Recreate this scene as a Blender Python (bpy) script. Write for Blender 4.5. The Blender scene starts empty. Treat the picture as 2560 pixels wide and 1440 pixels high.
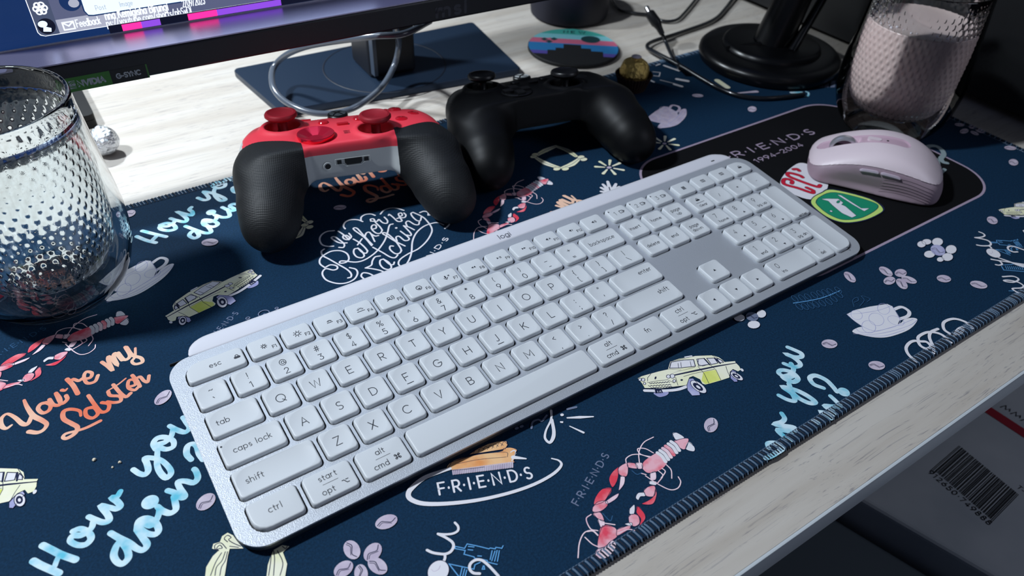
import bpy, bmesh, math, random
import numpy as np
from mathutils import Matrix, Vector

# ---------------------------------------------------------------- camera, world, lights, exposure
SC = bpy.context.scene
COL = SC.collection
MM = 0.001
FPX = 1900.82                                    # focal length in pixels for a 2560 px wide frame
RW = np.array([[0.83400663, -0.5506776, 0.03445459],
               [-0.33482261, -0.55474829, -0.76167457],
               [0.43855075, 0.62370547, -0.64704307]])
CAM = np.array([-15.0925, -238.4154, 312.6360])   # camera position, millimetres
TW = -RW @ CAM

cd = bpy.data.cameras.new('camera')
cam = bpy.data.objects.new('camera', cd)
COL.objects.link(cam)
cd.sensor_width = 36.0
cd.lens = FPX / 2560 * 36.0
cd.clip_start = 0.01
cd.clip_end = 30
m3 = RW.T @ np.diag([1.0, -1.0, -1.0])
M = Matrix([list(m3[0]) + [0], list(m3[1]) + [0], list(m3[2]) + [0], [0, 0, 0, 1]])
M.translation = Vector(CAM * MM)
cam.matrix_world = M
cd.dof.use_dof = True
cd.dof.focus_distance = 0.43
cd.dof.aperture_fstop = 11.0
SC.camera = cam

SC.view_settings.view_transform = 'Standard'
SC.view_settings.look = 'None'
SC.view_settings.gamma = 1.0
SC.view_settings.use_curve_mapping = False
SC.view_settings.exposure = 0.0
SC.cycles.max_bounces = 14
SC.cycles.transmission_bounces = 14
SC.cycles.transparent_max_bounces = 12
SC.cycles.sample_clamp_indirect = 4.0

wd = bpy.data.worlds.new('ambient_fill')
SC.world = wd
wd.use_nodes = True
bgn = wd.node_tree.nodes['Background']
bgn.inputs[0].default_value = (0.50, 0.62, 1.0, 1)
bgn.inputs[1].default_value = 0.045


def light(name, kind, loc, target, power, color, size=None, size_y=None, spot=None, blend=0.3):
    ld = bpy.data.lights.new(name, kind)
    ld.energy = power
    ld.color = color
    if kind == 'AREA':
        ld.size = size * MM
        if size_y:
            ld.shape = 'RECTANGLE'
            ld.size_y = size_y * MM
        else:
            ld.shape = 'DISK'
    elif kind == 'SPOT':
        ld.shadow_soft_size = size * MM
        ld.spot_size = math.radians(spot)
        ld.spot_blend = blend
    o = bpy.data.objects.new(name, ld)
    COL.objects.link(o)
    o.location = [c * MM for c in loc]
    d = Vector(target) - Vector(loc)
    o.rotation_euler = d.to_track_quat('-Z', 'Y').to_euler()
    return o


light('rear_lamp_light', 'AREA', (20, 650, 450), (150, 220, 20), 3.7, (0.84, 0.93, 1.0), size=50)
light('ceiling_light', 'AREA', (-450, 400, 1000), (150, 0, 0), 15.5, (0.84, 0.92, 1.0), size=90)
light('ambient_fill', 'AREA', (1100, -1100, 900), (400, -150, -50), 3.2, (0.78, 0.84, 1.0), size=500)  # unseen fill lamp, added to brighten the desk front band and boxes

# ---------------------------------------------------------------- geometry helpers (millimetres in, metres out)


def at(x, y, z=0.0):
    """world point (mm) on the horizontal plane z that the photograph shows at pixel x, y"""
    d = RW.T @ np.array([(x - 1280) / FPX, (y - 720) / FPX, 1.0])
    return CAM + d * (z - CAM[2]) / d[2]


def at2(x, y, z=0.0):
    p = at(x, y, z)
    return complex(p[0], p[1])


def on_plane(x, y, p0, n):
    d = RW.T @ np.array([(x - 1280) / FPX, (y - 720) / FPX, 1.0])
    n = np.array(n, float)
    return CAM + d * (np.dot(np.array(p0, float) - CAM, n) / np.dot(d, n))


def link(name, me, mats, parent=None, smooth=True):
    o = bpy.data.objects.new(name, me)
    COL.objects.link(o)
    for m in (mats if isinstance(mats, (list, tuple)) else [mats]):
        me.materials.append(m)
    if smooth is True:
        me.polygons.foreach_set('use_smooth', [True] * len(me.polygons))
    if parent:
        o.parent = parent
    return o


class MB:
    """collects vertices and faces (mm) for one mesh"""

    def __init__(s):
        s.v, s.f, s.m = [], [], []

    def add(s, vs, fs, mi=0):
        b = len(s.v)
        s.v += [tuple(float(c) for c in p) for p in vs]
        for f in fs:
            s.f.append(tuple(b + i for i in f))
            s.m.append(mi)

    def box(s, x0, x1, y0, y1, z0, z1, mi=0):
        s.add([(x0, y0, z0), (x1, y0, z0), (x1, y1, z0), (x0, y1, z0), (x0, y0, z1), (x1, y0, z1), (x1, y1, z1), (x0, y1, z1)],
              [(0, 3, 2, 1), (4, 5, 6, 7), (0, 1, 5, 4), (1, 2, 6, 5), (2, 3, 7, 6), (3, 0, 4, 7)], mi)

    def prism(s, outline, z0, z1, mi=0, top=True, bot=True):
        n = len(outline)
        s.add([(p[0], p[1], z0) for p in outline] + [(p[0], p[1], z1) for p in outline],
              [(i, (i + 1) % n, n + (i + 1) % n, n + i) for i in range(n)]
              + ([tuple(range(n, 2 * n))] if top else []) + ([tuple(range(n - 1, -1, -1))] if bot else []), mi)

    def loft(s, rings, mi=0, cap0=False, cap1=False, close=True):
        n = len(rings[0])
        fs = []
        for k in range(len(rings) - 1):
            for i in range(n if close else n - 1):
                j = (i + 1) % n
                fs.append((k * n + i, k * n + j, (k + 1) * n + j, (k + 1) * n + i))
        if cap0:
            fs.append(tuple(range(n - 1, -1, -1)))
        if cap1:
            b = (len(rings) - 1) * n
            fs.append(tuple(range(b, b + n)))
        s.add([p for r in rings for p in r], fs, mi)

    def lathe(s, prof, n=48, c=(0, 0, 0), mi=0, rfun=None):
        rings = []
        for (r, z) in prof:
            rings.append([(c[0] + (rfun(r, z, 2 * math.pi * i / n) if rfun else r) * math.cos(2 * math.pi * i / n),
                           c[1] + (rfun(r, z, 2 * math.pi * i / n) if rfun else r) * math.sin(2 * math.pi * i / n), c[2] + z) for i in range(n)])
        s.loft(rings, mi)

    def tube(s, pts, r, n=10, mi=0, caps=True):
        pts = [Vector(p) for p in pts]
        rings = []
        up = Vector((0, 0, 1))
        for i, p in enumerate(pts):
            t = (pts[min(i + 1, len(pts) - 1)] - pts[max(i - 1, 0)]).normalized()
            a = t.cross(up)
            if a.length < 1e-3:
                a = t.cross(Vector((1, 0, 0)))
            a.normalize()
            b = a.cross(t).normalized()
            rr = r[i] if isinstance(r, (list, tuple)) else r
            rings.append([tuple(p + a * rr * math.cos(2 * math.pi * k / n) + b * rr * math.sin(2 * math.pi * k / n)) for k in range(n)])
        s.loft(rings, mi, caps, caps)

    def build(s, name, mats, parent=None, smooth=True, xf=None):
        me = bpy.data.meshes.new(name)
        v = [(x * MM, y * MM, z * MM) for x, y, z in s.v]
        me.from_pydata(v, [], s.f)
        o = link(name, me, mats, parent, False)
        me.polygons.foreach_set('material_index', s.m)
        if smooth:
            me.polygons.foreach_set('use_smooth', [True] * len(s.f))
            if smooth is True:
                me.set_sharp_from_angle(angle=math.radians(38))
        me.update()
        return o


def rounded(x0, x1, y0, y1, r, n=6):
    out = []
    rr = r if isinstance(r, (list, tuple)) else (r,) * 4      # corners: front-left, front-right, rear-right, rear-left
    for (cx, cy, a0, q) in ((x0, y0, 180, 0), (x1, y0, 270, 1), (x1, y1, 0, 2), (x0, y1, 90, 3)):
        r_ = rr[q]
        ox = cx + r_ if q in (0, 3) else cx - r_
        oy = cy + r_ if q in (0, 1) else cy - r_
        for k in range(n + 1):
            a = math.radians(a0 + 90 * k / n)
            out.append((ox + r_ * math.cos(a), oy + r_ * math.sin(a)))
    return out


def empty(name, loc, label, cat, group=None, rot=(0, 0, 0)):
    o = bpy.data.objects.new(name, None)
    o.empty_display_size = 0.02
    COL.objects.link(o)
    o.location = [c * MM for c in loc]
    o.rotation_euler = rot
    return tag(o, label, cat, group)


def tag(o, label, cat, group=None):
    o['label'] = label
    o['category'] = cat
    if group:
        o['group'] = group
    return o


def struct(o):
    o['kind'] = 'structure'
    return o


def spline(pts, per=6, closed=False):
    """Catmull-Rom through complex or tuple points"""
    P = [np.array([p.real, p.imag]) if isinstance(p, complex) else np.array(p, float) for p in pts]
    n = len(P)
    if n < 3:
        return [tuple(p) for p in P]
    out = []
    rng = n if closed else n - 1
    for i in range(rng):
        if closed:
            a, b, c, d = P[(i - 1) % n], P[i], P[(i + 1) % n], P[(i + 2) % n]
        else:
            b, c = P[i], P[i + 1]
            a = P[i - 1] if i > 0 else 2 * b - c
            d = P[i + 2] if i + 2 < n else 2 * c - b
        for k in range(per):
            t = k / per
            out.append(tuple(0.5 * ((2 * b) + (c - a) * t + (2 * a - 5 * b + 4 * c - d) * t * t + (3 * b - a - 3 * c + d) * t ** 3)))
    if not closed:
        out.append(tuple(P[-1]))
    return out


# ---------------------------------------------------------------- materials
MATS = {}


def lin(c):
    return tuple(((x / 12.92) if x <= 0.04045 else ((x + 0.055) / 1.055) ** 2.4) for x in (v / 255 for v in c))


def mat(name, rgb, rough=0.5, metal=0.0, spec=0.5, emit=0.0, bump=None, noise=None, **kw):
    """rgb as 0-255 sRGB.  bump=(scale, strength, detail);  noise=(scale, rgb2, lo, hi)"""
    m = bpy.data.materials.new(name)
    m.use_nodes = True
    nt = m.node_tree
    b = nt.nodes['Principled BSDF']
    b.inputs['Base Color'].default_value = lin(rgb) + (1,)
    b.inputs['Roughness'].default_value = rough
    b.inputs['Metallic'].default_value = metal
    b.inputs['Specular IOR Level'].default_value = spec
    if emit:
        b.inputs['Emission Color'].default_value = lin(rgb) + (1,)
        b.inputs['Emission Strength'].default_value = emit
    for k, v in kw.items():
        b.inputs[k.replace('_', ' ')].default_value = v
    tc = nt.nodes.new('ShaderNodeTexCoord')
    if noise:
        n = nt.nodes.new('ShaderNodeTexNoise')
        n.inputs['Scale'].default_value = noise[0]
        n.inputs['Detail'].default_value = 3
        nt.links.new(tc.outputs['Object'], n.inputs['Vector'])
        cr = nt.nodes.new('ShaderNodeValToRGB')
        cr.color_ramp.elements[0].position = noise[2]
        cr.color_ramp.elements[0].color = lin(rgb) + (1,)
        cr.color_ramp.elements[1].position = noise[3]
        cr.color_ramp.elements[1].color = lin(noise[1]) + (1,)
        nt.links.new(n.outputs['Fac'], cr.inputs['Fac'])
        nt.links.new(cr.outputs['Color'], b.inputs['Base Color'])
    if bump:
        n = nt.nodes.new('ShaderNodeTexNoise')
        n.inputs['Scale'].default_value = bump[0]
        n.inputs['Detail'].default_value = bump[2] if len(bump) > 2 else 2
        nt.links.new(tc.outputs['Object'], n.inputs['Vector'])
        bp = nt.nodes.new('ShaderNodeBump')
        bp.inputs['Strength'].default_value = bump[1]
        bp.inputs['Distance'].default_value = bump[3] if len(bump) > 3 else 0.0005
        nt.links.new(n.outputs['Fac'], bp.inputs['Height'])
        nt.links.new(bp.outputs['Normal'], b.inputs['Normal'])
    MATS[name] = m
    return m


def wood_mat():
    m = mat('pale_oak_laminate', (222, 214, 204), 0.45, bump=None)
    nt = m.node_tree
    b = nt.nodes['Principled BSDF']
    tc = nt.nodes.new('ShaderNodeTexCoord')
    # fine dark pores drawn out along the grain
    mp = nt.nodes.new('ShaderNodeMapping')
    mp.inputs['Scale'].default_value = (42, 900, 1)
    nt.links.new(tc.outputs['Object'], mp.inputs['Vector'])
    warp = nt.nodes.new('ShaderNodeTexNoise')
    warp.inputs['Scale'].default_value = 9
    nt.links.new(tc.outputs['Object'], warp.inputs['Vector'])
    sub = nt.nodes.new('ShaderNodeVectorMath')
    sub.operation = 'SCALE'
    sub.inputs['Scale'].default_value = 9.0
    nt.links.new(warp.outputs['Color'], sub.inputs[0])
    ad = nt.nodes.new('ShaderNodeVectorMath')
    nt.links.new(mp.outputs['Vector'], ad.inputs[0])
    nt.links.new(sub.outputs['Vector'], ad.inputs[1])
    n1 = nt.nodes.new('ShaderNodeTexNoise')
    n1.inputs['Scale'].default_value = 1.0
    n1.inputs['Detail'].default_value = 4
    n1.inputs['Roughness'].default_value = 0.65
    nt.links.new(ad.outputs['Vector'], n1.inputs['Vector'])
    r1 = nt.nodes.new('ShaderNodeValToRGB')
    e = r1.color_ramp.elements
    e[0].position = 0.33
    e[0].color = lin((156, 152, 152)) + (1,)
    e[1].position = 0.43
    e[1].color = lin((196, 190, 182)) + (1,)
    nt.links.new(n1.outputs['Fac'], r1.inputs['Fac'])
    # broad tone bands
    mp2 = nt.nodes.new('ShaderNodeMapping')
    mp2.inputs['Scale'].default_value = (5, 70, 1)
    nt.links.new(tc.outputs['Object'], mp2.inputs['Vector'])
    n2 = nt.nodes.new('ShaderNodeTexNoise')
    n2.inputs['Scale'].default_value = 1.0
    n2.inputs['Detail'].default_value = 5
    nt.links.new(mp2.outputs['Vector'], n2.inputs['Vector'])
    r2 = nt.nodes.new('ShaderNodeValToRGB')
    e = r2.color_ramp.elements
    e[0].position = 0.35
    e[0].color = (0.84, 0.81, 0.78, 1)
    e[1].position = 0.6
    e[1].color = (1, 1, 1, 1)
    nt.links.new(n2.outputs['Fac'], r2.inputs['Fac'])
    mx = nt.nodes.new('ShaderNodeMix')
    mx.data_type = 'RGBA'
    mx.blend_type = 'MULTIPLY'
    mx.inputs[0].default_value = 1.0
    nt.links.new(r1.outputs['Color'], mx.inputs[6])
    nt.links.new(r2.outputs['Color'], mx.inputs[7])
    nt.links.new(mx.outputs[2], b.inputs['Base Color'])
    return m


WOOD = wood_mat()
EDGE = mat('white_edge_band', (196, 203, 208), 0.35)
MATCLOTH = mat('navy_mat_cloth', (10, 39, 62), 0.85, spec=0.15, bump=(1400, 0.5, 2), noise=(900, (15, 50, 79), 0.35, 0.7))
THREAD = mat('stitch_thread', (96, 118, 142), 0.6)
THREAD2 = mat('stitch_thread_dark', (12, 26, 46), 0.7)
DARK = mat('black_plastic', (14, 15, 18), 0.38)
# ---------------------------------------------------------------- room and desk
mb = MB()
mb.box(-2500, 3500, -2500, 1500, -740, -720)
struct(mb.build('floor', mat('dark_floor', (44, 46, 52), 0.7, noise=(6, (34, 35, 40), 0.3, 0.7)), smooth=False))
mb = MB()
mb.box(-2500, 3500, 760, 800, -720, 2200)
struct(mb.build('wall_back', mat('dark_wall', (60, 64, 76), 0.9, bump=(60, 0.2)), smooth=False))

desk = empty('desk', (250, 200, -721), 'pale oak-grained desk with a white front edge band, carrying the keyboard and the printed mat', 'desk')
DZ = -3.0


def local(o, parent):
    """keep world placement of a mesh written in world mm under an unrotated parent"""
    o.parent = parent
    o.matrix_parent_inverse = Matrix.Translation(-parent.location) if parent.rotation_euler.to_matrix() == Matrix.Identity(3) else parent.matrix_basis.inverted()
    return o


mb = MB()
mb.box(-700, 1100, -152, 640, DZ - 17, DZ)
local(mb.build('desk_top', WOOD, smooth=False), desk)
mb = MB()
prof = [(-152.15, DZ - 17), (-153.4, DZ - 17), (-153.9, DZ - 16.4), (-153.9, DZ - 0.7), (-153.6, DZ - 0.15), (-152.9, DZ + 0.05), (-152.15, DZ)]
mb.loft([[(-700, y, z) for y, z in prof], [(1100, y, z) for y, z in prof]], 0, True, True)
local(mb.build('edge_band', EDGE), desk)['label'] = 'white plastic front edge band'
for (lx, ly) in ((-640, -90), (1040, -90), (-640, 580), (1040, 580)):
    mb = MB()
    mb.prism(rounded(lx - 25, lx + 25, ly - 25, ly + 25, 4), -720, DZ - 17)
    local(mb.build('leg', mat('desk_leg_white', (190, 192, 196), 0.4) if 'desk_leg_white' not in MATS else MATS['desk_leg_white']), desk)

# ---------------------------------------------------------------- boxes standing under the desk edge
CARD = mat('white_carton', (186, 190, 194), 0.75, bump=(90, 0.35), noise=(14, (164, 170, 176), 0.35, 0.7))
INK = mat('label_ink', (16, 17, 20), 0.6)
REDINK = mat('red_label_band', (150, 20, 42), 0.6)
bz = -180


def p2(x, y, z):
    p = at(x, y, z)
    return (p[0], p[1])


carton = empty('shipping_carton', (540, -200, -720), 'white shipping carton below the desk edge with a black barcode and a red label band', 'box')
A_, B_ = p2(2180, 1265, bz), p2(2480, 1440, bz)
ex = np.array(B_) - np.array(A_)
ex /= np.linalg.norm(ex)
A0 = np.array(A_) - ex * 160
B0 = np.array(A_) + ex * 330
nx = np.array([-ex[1], ex[0]])
C0, D0 = B0 + nx * 330, A0 + nx * 330
mb = MB()
ol = [tuple(A0), tuple(B0), tuple(C0), tuple(D0)]
mb.prism(ol, -720, bz)
o = mb.build('carton_body', CARD, smooth=False)
bev = o.modifiers.new('b', 'BEVEL')
bev.width = 0.004
bev.segments = 3
local(o, carton)
# barcode, digits and red band are print on the carton top
lab = MB()
bl = [np.array(p2(*q, bz)) for q in ((2398, 1114), (2547, 1237), (2483, 1303), (2331, 1172))]
random.seed(4)
u = 0.0
while u < 1.0:
    w = random.choice([0.008, 0.008, 0.015, 0.022])
    tl, tr = bl[0] + (bl[1] - bl[0]) * u, bl[0] + (bl[1] - bl[0]) * min(1, u + w)
    b2, b1 = bl[3] + (bl[2] - bl[3]) * u, bl[3] + (bl[2] - bl[3]) * min(1, u + w)
    ext = 1.08 if (u < 0.05 or u > 0.95) else 1.0
    lab.add([(*tl, bz + .3), (*tr, bz + .3), (*(tr + (b1 - tr) * ext), bz + .3), (*(tl + (b2 - tl) * ext), bz + .3)], [(3, 2, 1, 0)])
    u += w + random.choice([0.007, 0.011, 0.018])
r0, r1 = np.array(p2(2478, 1030, bz)), np.array(p2(2570, 1090, bz))
dr = (r1 - r0) / np.linalg.norm(r1 - r0)
nr = np.array([-dr[1], dr[0]])
q = [r0 - dr * 60 - nr * 5, r0 + dr * 160 - nr * 5, r0 + dr * 160 + nr * 5, r0 - dr * 60 + nr * 5]
lab.add([(*c, bz + .3) for c in q], [(0, 1, 2, 3)], 1)
q = [r0 + dr * 30 + nr * 5, r0 + dr * 32 + nr * 5, r0 + dr * 32 + nr * 70, r0 + dr * 30 + nr * 70]
lab.add([(*c, bz + .3) for c in q], [(0, 1, 2, 3)], 1)
CARTON_LABEL = (lab, bl, dr, nr, r0)

carton2 = empty('storage_box', (330, -250, -720), 'dark grey box on the floor beside the white barcode carton, partly under the desk', 'box')
mb = MB()
ol = [tuple(A0 - nx * 7 + np.array([-0, 0])), tuple(B0 - nx * 7), tuple(B0 - nx * 300), tuple(A0 - nx * 300)][::-1]
mb.prism(ol, -720, bz - 25)
o = mb.build('box_body', mat('grey_box', (74, 84, 92), 0.7, bump=(40, 0.4)), smooth=False)
bev = o.modifiers.new('b', 'BEVEL')
bev.width = 0.006
bev.segments = 3
local(o, carton2)

# ---------------------------------------------------------------- black computer case at the right, puck, stand base
case = empty('computer_case', (860, 120, DZ), 'large black computer case standing on the desk right of the mat, behind the milk glass', 'computer')
mb = MB()
mb.prism(rounded(716, 940, -150, 560, 6, 3), DZ + 8, 460)
local(mb.build('case_body', mat('black_case', (13, 14, 17), 0.5)), case)
for yy in (-110, 500):
    mb = MB()
    mb.prism(rounded(730, 925, yy, yy + 40, 5, 3), DZ, DZ + 8)
    local(mb.build('foot', DARK), case)

spk = empty('round_speaker', (514, 428, DZ), 'dark round speaker on the desk behind the coaster', 'speaker')
mb = MB()
mb.lathe([(0.01, 0), (38, 0), (42.5, 3), (43.5, 10), (43.5, 34), (42, 40), (36, 44), (0.01, 45)], 56, (514, 428, DZ))
local(mb.build('speaker_body', mat('navy_plastic', (12, 14, 34), 0.55)), spk)
mb = MB()
mb.lathe([(0.01, 45.2), (33, 45.2), (34, 44.6), (36, 44.2)], 48, (514, 428, DZ))
local(mb.build('top_grille', DARK), spk)

st = empty('arm_stand', (612, 225, 0), 'black round-based arm stand on the rear of the mat with a slanted post', 'stand')
SB = mat('satin_black', (12, 13, 16), 0.3)
mb = MB()
mb.lathe([(0.01, 0), (64, 0), (68, 1.5), (69.5, 6), (69, 10), (66, 13), (60, 15), (48, 16), (47, 19), (44, 21), (0.01, 21.5)], 72, (612, 225, 0))
local(mb.build('base', SB), st)
mb = MB()
t = [Vector((612, 225, 18)), Vector((622, 222, 60)), Vector((640, 216, 140)), Vector((664, 208, 260)), Vector((690, 200, 420))]
mb.tube(t, [19, 17, 16, 16, 16], 20)
local(mb.build('post', SB), st)
mb = MB()
mb.tube([Vector((612, 200, 19)), Vector((655, 212, 60)), Vector((700, 222, 130)), Vector((705, 232, 260))], 4.5, 10)
local(mb.build('strut', SB), st)
mb = MB()
mb.tube([Vector((566, 240, 16)), Vector((580, 232, 19)), Vector((600, 222, 21))], 3.2, 8)
local(mb.build('lever', SB), st)
# ---------------------------------------------------------------- single-stroke lettering


def arc(cx, cy, rx, ry, a0, a1, n=14):
    return [(cx + rx * math.cos(math.radians(a0 + (a1 - a0) * k / n)), cy + ry * math.sin(math.radians(a0 + (a1 - a0) * k / n))) for k in range(n + 1)]


def O(cx, cy, rx, ry):
    return arc(cx, cy, rx, ry, 90, 450, 26)


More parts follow.
